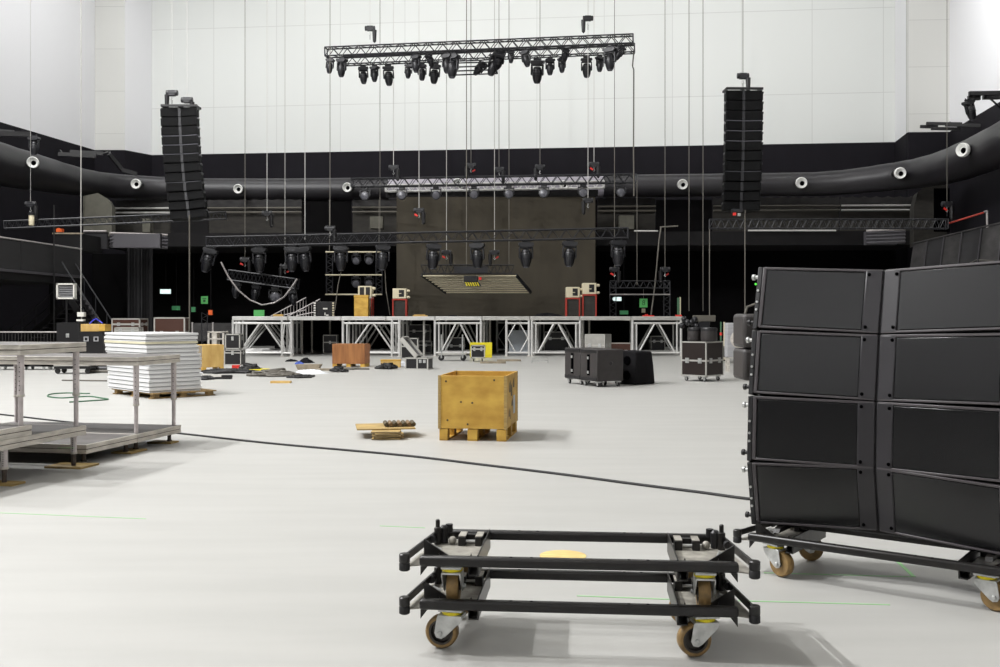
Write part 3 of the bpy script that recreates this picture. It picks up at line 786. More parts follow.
# ------------------------------------------------------------------ the stage
SY, SZ = 40.0, 1.56
edges = [232, 288, 341, 386, 435, 482, 530, 580, 631, 684]
for i in range(9):
    x0, x1 = (edges[i] - 500) * .04, (edges[i + 1] - 500) * .04
    t = thing('stage_platform', 'dark stage platform section with pale front beam, %s from the left end of the stage' % ORD[i], 'stage platform', ((x0 + x1) / 2, SY, SZ), 0, 'stage platform sections')
    w = (x1 - x0) / 2 - 0.012
    MB().bx(-w, w, 0.02, 7.2, -0.03, 0.02).build('deck_board', 'stage_top', t)
    MB().bx(-w, w, -0.03, 0.05, -0.12, 0.035).build('front_beam', 'stage_alu' if i < 5 else 'alu', t, bevel=0.012)
    MB().bx(-w, -w + 0.06, 0.05, 7.2, -0.14, -0.03).bx(w - 0.06, w, 0.05, 7.2, -0.14, -0.03).build('side_beam', 'alu_old', t)
def gate(x0, x1, Y, label, style, y1=353.5):
    """standing frame: posts, rails, inverted V or diamond"""
    t = thing('support_frame', label, 'stage frame', ((x0 + x1) / 2 * .001 * Y - .5 * Y, Y, 0), 0, 'stage support frames')
    w = (x1 - x0) * .001 * Y / 2
    r_ = 0.042
    top, bot = SZ - 0.24, 0.14
    for s in (-1, 1):
        MB().tube((s * w, 0, 0.02), (s * w, 0, SZ - 0.1), 0.05, 8).build('post', 'stage_alu', t)
        MB().lathe([(0.09, 0), (0.09, 0.02), (0.03, 0.03)], c=(s * w, 0, 0), n=10).build('foot_plate', 'alu_old', t)
    for zz in (top, bot):
        MB().tube((-w, 0, zz), (w, 0, zz), r_, 8).build('rail', 'stage_alu', t)
    if style == 'A':
        ins = w - 0.16
        for s in (-1, 1):
            MB().tube((s * ins, 0, bot), (s * ins, 0, top), 0.035, 8).build('inner_post', 'stage_alu', t)
            MB().tube((s * 0.08, 0, top), (s * (ins - 0.08), 0, bot), 0.036, 8).build('brace', 'stage_alu', t)
    else:
        for s in (-1, 1):
            MB().tube((s * 0.08, 0, top), (s * (w - 0.04), 0, (top + bot) / 2), 0.026, 6).build('brace', 'stage_alu', t)
            MB().tube((s * (w - 0.04), 0, (top + bot) / 2), (s * 0.08, 0, bot), 0.026, 6).build('brace', 'stage_alu', t)
    return t
FG = [(233, 291, 'A', 'at the left end of the stage'), (343, 400, 'A', 'behind the brown crate'), (435, 481, 'A', 'behind the small open-front case'), (506.5, 529, 'D', 'narrow one at the middle of the stage'),
      (532, 580, 'A', 'just left of the grey silver trunk'), (632.5, 681, 'A', 'at the right end of the stage')]
for a, b, st, w in FG:
    gate(a, b, SY + 0.02, 'pale aluminium front support frame %s' % w, st)
for a, b, Y, w in ((236, 293, 41.3, 'second row at the left end of the stage'), (239, 297, 42.6, 'third row at the left end of the stage'), (349, 403, 41.1, 'second row behind the brown crate'), (356, 407, 42.2, 'third row behind the brown crate'),
                   (439, 484, 41.2, 'second row behind the small case'), (534, 581, 41.3, 'second row behind the sub speakers'), (631, 677, 42.0, 'second row at the right end of the stage'), (243, 301, 44, 'fourth row at the left end of the stage'), (363, 411, 43.6, 'fourth row behind the brown crate'), (446, 487, 42.8, 'third row behind the small case'), (540, 583, 42.8, 'third row behind the sub speakers')):
    gate(a, b, Y, 'aluminium support frame under the stage, %s' % w, 'A')
gate(282, 291.5, 39.7, 'narrow braced aluminium frame jutting out at the left part of the stage', 'D')
gate(392, 399.5, 39.75, 'narrow braced aluminium frame right of the brown crate', 'D')
gate(497, 520, 43.5, 'narrow dim frame deep under the middle of the stage', 'D')
for i, (px, Y) in enumerate(((302, 42.5), (312, 43.5), (330, 44.0), (424, 40.3), (589, 42.0), (484, 40.4), (490, 42), (582.5, 40.2))):
    tag(MB().tube((0, 0, 0), (0, 0, SZ - 0.13), 0.045, 8).lathe([(0.09, 0), (0.09, .02), (.04, .03)], n=10).build('stage_post', 'alu' if i in (3, 5, 7) else 'alu_old', loc=((px - 500) * .001 * Y, Y, 0)),
        'single aluminium post under the stage, ' + ['just right of the leftmost frames', 'second right of the leftmost frames', 'third right of the leftmost frames', 'behind the open flight case', 'behind the grey steel trunk',
                                                    'beside the yellow board', 'behind the yellow board', 'left of the grey steel trunk'][i], 'post', 'single posts under the stage')
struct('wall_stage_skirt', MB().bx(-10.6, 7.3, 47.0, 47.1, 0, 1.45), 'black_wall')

# ------------------------------------------------------------------ flight cases
def case(name, label, loc, size, rz=0, body='case_blk', wheels=False, seam=None, latches=2, e=0.022, group='flight cases', edge='edge', handles=0):
    """loc: front-left... centre of base"""
    w, d, h = size
    t = thing(name, label, 'flight case', loc, rz, group)
    z0 = 0.13 if wheels else 0.0
    MB().bx(-w / 2 + .006, w / 2 - .006, -d / 2 + .006, d / 2 - .006, z0, z0 + h).build('body', body, t)
    m = MB()
    for sx in (-1, 1):
        for sy in (-1, 1):
            m.box((sx * (w / 2 - e / 2), sy * (d / 2 - e / 2), z0 + h / 2), (e, e, h))
    for zz in ([z0 + e / 2, z0 + h - e / 2]):
        for s in (-1, 1):
            m.box((0, s * (d / 2 - e / 2), zz), (w, e, e)).box((s * (w / 2 - e / 2), 0, zz), (e, d, e))
    m.build('edging', edge, t)
    if seam:
        zz = z0 + h * seam
        m = MB()
        for s in (-1, 1):
            m.box((0, s * (d / 2 - .004), zz), (w, .012, e * 1.4)).box((s * (w / 2 - .004), 0, zz), (.012, d, e * 1.4))
        m.build('lid_band', edge, t)
    else:
        zz = z0 + h * .7
    for k in range(latches):
        u = (k + .5) / latches
        MB().box((-w / 2 + w * u, -d / 2 - .006, zz), (min(.12, w * .14), .02, .13 if h > .4 else h * .3)).build('latch', 'zinc', t)
        MB().box((w / 2 + .006, -d / 2 + d * u, zz), (.02, min(.12, d * .14), .13 if h > .4 else h * .3)).build('latch', 'zinc', t)
        MB().box((-w / 2 - .006, -d / 2 + d * u, zz), (.02, min(.12, d * .14), .13 if h > .4 else h * .3)).build('latch', 'zinc', t)
    if wheels:
        for sx in (-1, 1):
            for sy in (-1, 1):
                c = MB().box((sx * (w / 2 - .1), sy * (d / 2 - .1), .115), (.1, .1, .03)).build('caster', 'zinc', t)
                MB().box((sx * (w / 2 - .1) - .022, sy * (d / 2 - .1), .07), (.01, .05, .08)).box((sx * (w / 2 - .1) + .022, sy * (d / 2 - .1), .07), (.01, .05, .08)).build('fork', 'zinc', c)
                MB().lathe([(.04, -.018), (.05, -.012), (.05, .012), (.04, .018)], c=(sx * (w / 2 - .1), sy * (d / 2 - .1), .05), axis='X', n=14).build('wheel', 'rubber', c)
    return t

# right flight case with two drum bags on top
k = G(706, 382)
ca = 0.72
case('flight_case', 'tall dark brown flight case on casters right of the stage, with two drum bags', (k.x + .02, k.y + .55, 0), (.84, .72, .86), R(48), 'case_brn', True, .45, 2, .03)
for i, (px, r_, lab, y0) in enumerate(((694.5, .17, 'left round black drum bag on the brown flight case', .25), (709, .2, 'right round black drum bag on the brown flight case', .0))):
    t = thing('drum_bag', lab, 'bag', ((px - 500) * .001 * (k.y + .5 + y0), k.y + .5 + y0, .995), 0, 'drum bags on the brown case')
    MB().lathe([(r_, 0), (r_ * 1.03, .03), (r_ * 1.03, .26), (r_ * 1.0, .3)], n=20).build('body', 'sub', t)
    MB().lathe([(r_ * 1.05, .25), (r_ * 1.07, .3), (r_ * 1.0, .335), (.01, .345)], n=20).build('lid', 'case_blk', t)

# sub speakers on casters
def subspk(label, loc, rz):
    t = thing('sub_speaker', label, 'speaker', loc, rz, 'sub speakers on casters')
    s_ = .36
    MB().bx(-s_, s_, -s_, s_, .13, .86).build('enclosure', 'sub', t, bevel=.02)
    MB().bx(-s_ - .012, -s_ + .05, -s_ + .02, s_ - .02, .15, .22).bx(-s_ - .012, -s_ + .05, -s_ + .02, s_ - .02, .78, .85).build('front_trim', 'case_blk', t)
    MB().bx(-s_ - .01, -s_, -.05, .05, .26, .74).build('front_slot', 'hole', t)
    for z in (.33, .66):
        MB().bx(-s_ - .025, -s_ - .005, -.03, .03, z - .03, z + .03).build('slot_clip', 'zinc', t)
    MB().lathe([(.035, -.012), (.045, 0), (.045, .01)], c=(.02, -s_, .54), axis='Y', n=14).build('round_port', 'case_blk', t)
    for sx in (-1, 1):
        for sy in (-1, 1):
            c = MB().box((sx * .27, sy * .27, .115), (.11, .11, .03)).build('caster', 'zinc', t)
            MB().box((sx * .27 - .025, sy * .27, .07), (.01, .05, .08)).box((sx * .27 + .025, sy * .27, .07), (.01, .05, .08)).build('fork', 'zinc', c)
            MB().lathe([(.045, -.02), (.055, -.012), (.055, .012), (.045, .02)], c=(sx * .27, sy * .27, .055), axis='X', n=14).build('wheel', 'rubber', c)
    return t
rz = R(27)
k = G(597, 387.5)
ux, uy = Vector((math.cos(rz), math.sin(rz))), Vector((-math.sin(rz), math.cos(rz)))
c = Vector((k.x, k.y)) + ux * .36 + uy * .36
subspk('charcoal sub speaker on casters with a round port on its side, nearer of the pair', (c.x, c.y, 0), rz)
c2 = c + uy * .82 + ux * .06
subspk('charcoal sub speaker on casters half hidden behind its twin, farther of the pair', (c2.x, c2.y, 0), rz)
# covered cabinet
k = G(637, 385)
t = thing('covered_speaker', 'black cloth-covered cabinet with two round side holes beside the sub speakers', 'speaker', (k.x, k.y + .4, 0), R(40))
m = MB()
bt, tp = .345, .29
m.add([(-bt, -bt, .01), (bt, -bt, .01), (bt, bt, .01), (-bt, bt, .01), (-tp - .03, -tp - .03, .45), (tp + .03, -tp - .03, .45), (tp + .03, tp + .03, .45), (-tp - .03, tp + .03, .45), (-tp, -tp, .78), (tp, -tp, .78), (tp, tp, .8), (-tp, tp, .8)],
      [(3, 2, 1, 0), (8, 9, 10, 11)] + [(a, (a + 1) % 4, 4 + (a + 1) % 4, 4 + a) for a in range(4)] + [(4 + a, 4 + (a + 1) % 4, 8 + (a + 1) % 4, 8 + a) for a in range(4)])
m.build('cloth_cover', 'cover', t, bevel=.03)
for z, x in ((.57, -.315), (.22, -.335)):
    MB().lathe([(.1, -.03), (.11, 0), (.08, .015)], c=(x, -.05, z), axis='X', n=16).build('side_hole', 'hole', t)
# grey steel trunk and small case behind
k = G(597, 357)
case('steel_case', 'grey silver trunk standing behind the sub speakers', (P(598, 360, 35.5).x, 35.5, 0), (.78, .55, .97), R(-30), 'case_slv', False, .6, 2, .025, edge='edge')
case('flight_case', 'low red-brown case with pale edges right of the grey trunk', (P(620, 350, 36.5).x, 36.5, 0), (.76, .5, .64), 0, 'case_red', False, .5, 2, .03)
case('flight_case', 'black case under the stage just left of the grey silver trunk', (P(556, 350, 42.3).x, 42.3, 0), (1.05, .6, .95), 0, 'case_blk', False, .7, 2, .028)
case('flight_case', 'black square case under the right end of the stage', (P(657, 350, 43).x, 43, 0), (.62, .5, .75), 0, 'case_blk', False, .7, 2, .03)
case('flight_case', 'black case stacked high in the dark gap right of the brown crate', (P(420, 350, 43.5).x, 43.5, .52), (.95, .6, .72), 0, 'case_blk', False, .6, 2, .026)
case('flight_case', 'black lower case in the dark gap right of the brown crate', (P(420, 350, 43.5).x, 43.5, 0), (1.05, .6, .5), 0, 'case_blk', False, .7, 2, .02)
case('flight_case', 'black case under the stage just left of the brown crate', (P(331, 350, 43).x, 43, 0), (.6, .5, .8), 0, 'case_blk', False, .6, 1, .03)
case('flight_case', 'black case with grey lid under the stage behind the trolley', (P(456, 350, 42.5).x, 42.5, 0), (.75, .5, .7), 0, 'case_blk', False, .5, 2, .03)
case('flight_case', 'grey-edged case behind the open flight case lid', (P(410, 350, 38).x, 38, 0), (.65, .5, .78), 0, 'case_blk', False, .6, 1, .035)
# little case on feet
k = P(478, 361, 35.6)
case('small_case', 'small black case with pale edges on feet before the yellow board', (k.x, 35.6, 0), (.5, .45, .45), 0, 'case_blk', True, .7, 2, .035)
tag(MB().bx(-.42, .42, 0, .04, 0, .58).bx(-.42, .42, -.02, 0, .1, .14).build('yellow_board', 'sheet_y', loc=(P(481, 350, 38.3).x, 38.3, .02)), 'yellow board leaning under the stage behind the small case', 'board')
tag(MB().bx(-.5, .5, 0, .03, 0, 1.0).build('grey_sheet', 'sheet_glass', loc=(P(521, 350, 41.5).x, 41.5, .02)), 'pale grey sheet standing behind the narrow middle frame', 'sheet')
for (a, b, y, l) in ((480, 506, 363.5, 'long plank lying on the floor before the stage, nearer of two'), (497, 521, 361.3, 'long plank lying on the floor before the stage, farther of two')):
    p, q = G(a, y), G(b, y)
    tag(MB().beam((0, 0, .035), (q.x - p.x, 0, .035), .1, .07).build('plank', 'ply_grey', loc=p, bevel=.005), l, 'plank', 'planks before the stage')
# trolley near 440-465
k = G(452, 361)
t = thing('hand_trolley', 'low flat steel trolley with two upright bars before the stage', 'trolley', (k.x, k.y, 0))
MB().bx(-.5, .5, 0, .6, .22, .28).build('platform', 'alu', t)
for s in (-1, 1):
    MB().tube((s * .38, .02, .1), (s * .38, .02, .95), .03).build('upright_bar', 'zinc', t)
    for yy in (.08, .52):
        MB().lathe([(.09, -.02), (.1, 0), (.09, .02)], c=(s * .4, yy, .1), axis='Y', n=12).build('wheel', 'rubber', t)
    MB().tube((s * .4, .08, .1), (s * .4, .08, .24), .02).tube((s * .4, .52, .1), (s * .4, .52, .24), .02).build('fork', 'zinc', t)
tag(MB().path([(0, 0, .02), (0, 0, .2), (.55, .25, .2), (.55, .25, .02)], .012, 5).tube((0, 0, .1), (.55, .25, .1), .01).build('wire_stand', 'zinc', loc=G(532, 364)), 'small wire stand on the floor before the narrow middle frame', 'stand')

def crumple(w, d, h, seed):
    rr = random.Random(seed)
    n, m = 18, 6
    vs, fs = [], []
    ph = [rr.uniform(0, 6.28) for _ in range(8)]
    for i in range(m + 1):
        u = i / m
        for j in range(n):
            a = 2 * math.pi * j / n
            q = u * (1 + .18 * math.sin(3 * a + ph[0]) + .12 * math.sin(5 * a + ph[1]))
            z = h * (1 - u ** 1.4) * (1 + u * (.5 * math.sin(2 * a + 6 * u + ph[2]) + .5 * math.sin(5 * a + 9 * u + ph[3]))) + .004
            vs.append((w * q * math.cos(a), d * q * math.sin(a), max(.004, z) if i < m else 0))
    for i in range(m):
        for j in range(n):
            j2 = (j + 1) % n
            fs.append((i * n + j, (i + 1) * n + j, (i + 1) * n + j2, i * n + j2))
    fs.append(tuple(m * n + j for j in range(n)))
    return MB().add(vs, fs)
CRUMP1, CRUMP2 = crumple(.6, .3, .16, 7), crumple(.38, .2, .06, 8)
# ------------------------------------------------------------------ pieces on the stage
def case_rig(label, px, Y, top, sidew, wood=False, h_box=.42):
    t = thing('amp_trolley', label, 'equipment trolley', (P(px, 317, Y).x, Y, SZ + .02), 0, 'red-legged trolleys on the stage')
    zt = 1.65 + (315 - top) * .001 * Y - SZ - .02
    w = .27
    zb = zt - h_box
    for sx in (-1, 1):
        for sy in (0, 1):
            MB().bx(sx * w - .024, sx * w + .024, sy * .55 - .024, sy * .55 + .024, 0, zb).build('leg', 'red', t)
    MB().bx(-w, w, -.03, .58, zb - .06, zb).build('shelf', 'red' if not wood else 'alu', t)
    MB().bx(-w + .03, w - .03, .02, .5, .04, zb - .08).build('side_panel', 'ply_grey' if wood else 'gallery', t)
    b = MB().bx(-w - .01, w + .01, -.05, .6, zb, zt).build('head_case', 'cream', t, bevel=.02)
    if not wood:
        MB().bx(-.02, w - .08, -.062, -.045, zb + .08, zt - .06).build('dark_screen', 'case_blk', b)
        MB().bx(-.1, .08, -.07, -.05, zb + .2, zb + .23).build('handle', 'cream', b)
    else:
        MB().bx(-w + .06, -.03, -.062, -.045, zb + .06, zt - .05).bx(.04, w - .06, -.062, -.045, zb + .06, zt - .05).build('dark_screen', 'case_blk', b)
    for z in (zb + .06, zt - .1):
        MB().lathe([(.05, 0), (.06, .02), (.06, .1), (.03, .14)], c=(w + .02, .05, z), axis='X', n=10).build('side_knob', 'cream', b)
    return t
t = case_rig('trolley with cream head case over a plywood front, nearest the amplifier rack', 365, 41, 286, 1, True, .45)
tag(MB().bx(-.29, .27, -.35, .05, 0, .78).bx(-.3, .28, -.36, .06, .78, .88).build('ply_box', 'ply', loc=(P(362, 317, 40.6).x, 40.75, SZ + .02), bevel=.01), 'plywood box standing against the front of the leftmost cream-headed trolley', 'box')
case_rig('red-legged trolley with cream head case at the left edge of the backdrop', 399.5, 41.3, 288.5, 1)
t = case_rig('red-legged trolley with low cream grille case, left of the right pair', 573, 41.5, 287, 1, False, .44)
case_rig('red-legged trolley with taller cream head case at the right edge of the backdrop', 589.5, 41.3, 283, 1, False, .46)
# amplifier rack
t = thing('amp_rack', 'black amplifier rack with pale connector rows on the left part of the stage', 'rack', (P(325, 317, 41).x, 41, SZ + .02))
MB().bx(-.36, .3, 0, .6, 0, .62).build('body', 'case_blk', t, bevel=.01)
for s, x in ((0, -.42), (1, .34)):
    m = MB()
    for k_ in range(6):
        m.bx(x - .04, x + .04, -.03, .05, .03 + k_ * .1, .09 + k_ * .1)
    m.build('connector_row', 'cream' if s else 'white_pl', t)
    MB().bx(x - .05, x + .05, .03, .1, 0, .63).build('side_rail', 'case_blk', t)
MB().bx(-.08, .1, -.008, .0, .3, .36).bx(-.02, .02, -.008, 0, .06, .17).bx(.04, .14, -.008, 0, .04, .09).build('front_label', 'white_pl', t)
# stair rails
for (x0, y0, x1, y1, l) in ((271, 317, 306, 297, 'pale sloping stair rail with balusters on the left part of the stage, left one'), (288, 317, 320, 298.5, 'pale sloping stair rail with balusters beside the amplifier rack, right one')):
    Y = 43 if x0 < 280 else 42
    a, b = P(x0, y0 - 1, Y), P(x1, y1, Y)
    t = thing('stair_rail', l, 'railing', (a.x, Y, SZ + .02), 0, 'stair rails on the stage')
    d = b - a
    MB().path([(0, 0, .02), (d.x, 0, d.z), (d.x, 0, 0)], .028).build('hand_rail', 'alu_leg', t)
    MB().tube((d.x * .25, 0, .03), (d.x, 0, d.z * .6 - .2), .02).build('lower_rail', 'alu_leg', t)
    for q in range(1, 9):
        u = .2 + q * .09
        MB().tube((d.x * u, 0, 0), (d.x * u, 0, d.z * u), .016, 5).build('baluster', 'alu_leg', t)
tag(MB().bx(-.22, .22, 0, .04, 0, .28).build('green_board', 'green_sign', loc=(P(259, 317, 42).x, 42, SZ + .02)), 'plain green board leaning on the left part of the stage', 'board')
tag(MB().bx(-.2, .2, 0, .15, 0, .1).build('wood_offcut', 'ply_pale', loc=(P(278, 317, 41).x, 41, SZ + .02)), 'plywood offcut lying at the foot of the stair rails', 'wood')
tag(MB().bx(-.3, .3, 0, .2, 0, .06).bx(-.25, .2, .02, .15, .06, .09).build('paper_stack', 'ply_pale', loc=(P(420, 317, 40.6).x, 40.6, SZ + .02)), 'low pale stack lying on the stage right of the cream-headed trolleys', 'stack')
tag(CRUMP1.build('black_cloth', 'cover', loc=(P(546, 317, 41).x, 41, SZ + .02)), 'bundle of black cloth on the stage left of the right trolleys', 'cloth')
tag(CRUMP2.build('black_rag', 'cover', loc=(P(452, 317, 41).x, 41, SZ + .02)), 'flat black cloth on the stage below the tilted pipe grid', 'cloth')
tag(MB().bx(-.2, .25, 0, .2, 0, .06).bx(-.1, .0, 0, .2, .06, .1).build('red_clamps', 'red_tag', loc=(P(648, 317, 41).x, 41, SZ + .02)), 'small red fittings lying on the right part of the stage', 'fittings')
t = thing('level_staff', 'upright pale green staff with red foot at the right end of the stage', 'staff', (P(678.5, 317, 41).x, 41, SZ + .02))
MB().bx(-.05, .05, -.02, .02, .08, .78).build('board', 'cable_green', t)
MB().bx(.04, .09, -.02, .02, .08, .8).build('edge_strip', 'cream', t)
MB().bx(-.12, .12, -.08, .08, 0, .08).build('foot', 'red_tag', t)
# signs
def numeral(txt, parent, loc, size, m):
    cu = bpy.data.curves.new('numeral', 'FONT'); cu.body = txt; cu.size = size; cu.extrude = .004
    cu.align_x = 'CENTER'; cu.align_y = 'CENTER'
    o = bpy.data.objects.new('numeral', cu); C.objects.link(o); o.parent = parent
    o.location = loc; o.rotation_euler = (math.pi / 2, 0, 0)
    me = bpy.data.meshes.new_from_object(o.evaluated_get(bpy.context.evaluated_depsgraph_get()))
    n = bpy.data.objects.new('numeral', me); C.objects.link(n); n.parent = parent
    n.location = loc; n.rotation_euler = (math.pi / 2, 0, 0)
    bpy.data.objects.remove(o)
    me.materials.clear(); me.materials.append(M[m])
    return n
t = thing('number_sign', 'green square sign with number 8 hanging in the truss goalpost', 'sign', P(643.5, 303, 43.3))
MB().bx(-.17, .17, -.02, .02, -.19, .19).build('board', 'green_sign', t)
numeral('8', t, (0, -.026, 0), .3, 'sign_ink')
MB().bx(-.08, .08, -.01, .01, -.42, -.24).build('tag_board', 'ply_grey', t)
MB().tube((0, 0, .19), (0, 0, .6), .008).build('cord', 'wire_dk', t)
t = thing('number_sign', 'green square sign on the dark wall left of the stage', 'sign', P(204.5, 300, 50))
MB().bx(-.17, .17, -.02, .02, -.19, .19).build('board', 'green_sign', t)
MB().bx(-.06, .06, -.026, -.02, -.1, .02).bx(-.1, .1, -.026, -.02, .05, .09).build('printed_mark', 'sign_ink', t)
for (px, py, w, h, Y, m, l) in ((165.5, 291.5, .26, .11, 50, 'exit_lit', 'bright lit exit sign on the dark back wall left of the stage'), (617, 299, .2, .09, 48, 'exit_lit', 'bright lit exit sign in the dark behind the truss goalpost'),
                                (176, 308, .2, .1, 50, 'exit_grn', 'dim green exit sign below the lit exit sign'), (193.5, 309.5, .1, .12, 50, 'exit_grn', 'small dim green sign beside the green square wall sign'),
                                (624, 312.5, .2, .09, 48, 'exit_grn', 'dim green sign low behind the truss goalpost'), (210.5, 312.5, .09, .11, 46, 'orange', 'small orange sign on the dark wall beside the stage end')):
    t = thing('wall_sign', l, 'sign', P(px, py, Y), 0, 'small wall signs')
    MB().bx(-w, w, -.03, .03, -h, h).build('face', m, t)
    MB().bx(-w - .02, w + .02, .03, .07, -h - .02, h + .02).build('housing', 'fascia', t)
    MB().tube((0, .05, h), (0, .05, 4.93 - P(px, py, Y).z), .012).build('hanger', 'fascia', t)

# ------------------------------------------------------------------ left side: scrim balustrade, platform, stairs
t = thing('scrim_balustrade', 'dark cloth balustrade of the raised walkway along the left wall', 'balustrade', (-18, 36, 3.35))
for i in range(4):
    y0, y1 = -4 + i * 2.75, -4 + (i + 1) * 2.75 - .03
    MB().bx(-.04, .04, y0, y1, 0, 1.0 + .03 * i).build('cloth_panel', 'mesh_dk', t)
MB().tube((0, -4, 1.08), (0, 7, 1.14), .035).build('top_rail', 'alu_leg', t)
MB().bx(-.02, .1, -4, 7, -.12, -.02).build('edge_beam', 'corr', t)
struct('slab_walkway', MB().bx(-23.2, -18, 30, 43.4, 2.95, 3.25), 'fascia')
t = thing('corner_platform', 'black platform corner with pale edge below the thin left truss', 'platform', P(67, 233, 43))
MB().bx(-.6, .65, 0, 2.2, -.75, -.03).build('platform_box', 'fascia', t)
MB().bx(-.62, .67, -.04, .02, -.05, .01).build('pale_edge', 'ply_grey', t)
tag(MB().bx(-.13, .13, 0, .2, 0, .14).ball((-.05, .1, .14), (.08, .08, .04)).build('orange_bundle', 'orange', loc=P(59, 232, 43.1)), 'small orange bundle on the black corner platform at left', 'bundle')
t = thing('steel_stair', 'black steel staircase coming down from the left walkway', 'stairs', (P(106, 330, 41).x, 41, 0))
x0, z0, x1, z1 = 0, 0, -1.9, 2.95
for yy in (0, 1.3):
    MB().beam((x0, yy, z0 + .05), (x1, yy, z1), .06, .26, (0, 0, 1)).build('stringer', 'corr' if yy else 'fascia', t)
    MB().tube((x0, yy, z0 + 1), (x1, yy, z1 + 1), .03).build('hand_rail', 'blk_truss', t)
    for q in range(5):
        u = q / 4
        MB().tube((x0 + x1 * u, yy, z1 * u), (x0 + x1 * u, yy, z1 * u + 1), .02, 5).build('baluster', 'blk_truss', t)
for q in range(15):
    u = (q + .5) / 15
    MB().bx(x1 * u - .14, x1 * u + .1, .03, 1.27, z1 * u - .02, z1 * u + .02).build('tread', 'mesh_dk', t)
t = thing('steel_stair', 'black steel staircase at the far left rising towards the walkway', 'stairs', (P(8, 330, 41.5).x, 41.5, 0))
for yy in (0, 1.2):
    MB().beam((0, yy, .05), (2.3, yy, 2.0), .06, .24).build('stringer', 'fascia', t)
    MB().tube((0, yy, 1), (2.3, yy, 3.0), .025).build('hand_rail', 'mesh_dk', t)
    for q in range(5):
        MB().tube((2.3 * q / 4, yy, 2 * q / 4), (2.3 * q / 4, yy, 2 * q / 4 + 1), .018, 5).build('baluster', 'mesh_dk', t)
for q in range(10):
    u = (q + .5) / 10
    MB().bx(2.3 * u - .14, 2.3 * u + .14, .03, 1.17, 2 * u - .02, 2 * u + .02).build('tread', 'mesh_dk', t)
for i, px in enumerate((51, 53.8)):
    pass
tag(MB().bx(-.12, .12, -.12, .12, 0, 2.95).build('walkway_post', 'fascia', loc=(P(53, 330, 42.5).x, 42.5, 0)), 'black steel post under the left walkway beside the stairs', 'post')
t = thing('lamp_box', 'white-framed square box with grey slats in front of the dark stairs', 'light box', P(65.5, 299, 39.5))
MB().bx(-.36, -.3, -.02, .2, 0, .62).bx(.3, .36, -.02, .2, 0, .62).bx(-.36, .36, -.02, .2, 0, .06).bx(-.36, .36, -.02, .2, .56, .62).build('frame', 'white_pl', t, bevel=.005)
m = MB()
for q in range(7):
    m.box((0, .08, .1 + q * .07), (.6, .1, .012), Matrix.Rotation(.5, 3, 'X'))
m.build('slats', 'panel_g', t)
MB().bx(-.31, .31, .16, .2, .04, .58).build('back_sheet', 'mesh', t)
MB().tube((0, .09, 0), (0, .09, -1.9), .04).build('stand_pole', 'blk', t)
MB().lathe([(.4, -2.28), (.4, -2.24), (.05, -2.2), (.04, -1.85)], c=(0, .09, 0), n=12).build('stand_foot', 'blk', t)
# curtain folds under gallery
t = thing('stage_curtain', 'pair of dark grey curtains hanging under the gallery left of the stage', 'curtain', P(140, 315, 47))
for i, (a, b) in enumerate(((127, 140), (140, 152))):
    m = MB()
    n = 14
    top, bot = 4.9 - 1.65, -1.6
    vs, fs = [], []
    for q in range(n + 1):
        x = ((a + (b - a) * q / n) - 140) * .047
        yy = .12 * math.sin(q * 1.9)
        vs += [(x, yy, bot), (x, yy, top), ]
    fs = [(2 * q, 2 * q + 2, 2 * q + 3, 2 * q + 1) for q in range(n)]
    m.add(vs, fs).build('curtain_leaf', 'mesh_dk', t)
# left-hand bar lights on the wall
def boom(label, pts, r_, sup):
    t = thing('light_boom', label, 'lighting bar', pts[0][0], 0, 'lighting bars on the side walls')
    for (a, b) in pts:
        MB().beam(a - pts[0][0], b - pts[0][0], r_ * 2, r_ * 2.2).build('bar', 'blk', t)
    for a in sup:
        MB().tube(a[0] - pts[0][0], a[1] - pts[0][0], .04).build('bracket', 'blk', t)
    return t
boom('black lighting bar high on the left wall with one lamp', [(P(-20, 133, 40), P(31, 134.5, 41)), (P(-5, 131.5, 41), P(14, 133, 41.2))], .09, [(P(2, 134, 40.4), P(-20, 150, 46))])
light('head', P(34, 135.5, 41), 'black lamp hanging from the bar high on the left wall', 'side wall lamps', .78, (0, 0), 0)
boom('black lighting bar over the duct left of the left speaker array', [(P(58, 154, 46), P(96, 156, 46.5)), (P(70, 152, 46.6), P(103, 153.5, 47))], .08, [(P(96, 155, 46.5), P(108, 152, 53)), (P(63, 154, 46), P(60, 150, 50))])
boom('black sloping bar on the duct beside the left speaker array', [(P(109, 154, 47.6), P(122, 170, 48.2)), (P(122, 170, 48.2), P(137, 174, 48.5))], .08, [(P(109, 154, 47.6), P(110, 152, 54))])
boom('stepped black lighting bar high on the right wall over one lamp', [(P(969, 93.5, 38), P(1005, 93, 38)), (P(983, 97.5, 38.5), P(1010, 97, 38.5)), (P(968, 97.8, 38.2), P(980, 98, 38.2))], .07, [(P(985, 94, 38), P(1003, 110, 42)), (P(972, 98, 38.2), P(978, 93.5, 38))])
light('head', P(967.5, 99, 38.2), 'black lamp hanging from the stepped bar high on the right wall', 'side wall lamps', .8, (0, -.35), .4)
boom('stepped black lighting bar on the right wall above the duct', [(P(926, 123.5, 45.5), P(962, 124, 45)), (P(931, 128.5, 45.3), P(960, 129, 45)), (P(920, 126.6, 45.8), P(938, 127, 45.6)), (P(945, 125, 45), P(983, 125.5, 44.4))], .06, [(P(950, 126, 45), P(950, 122, 49)), (P(958, 124, 45), P(958, 129, 45))])

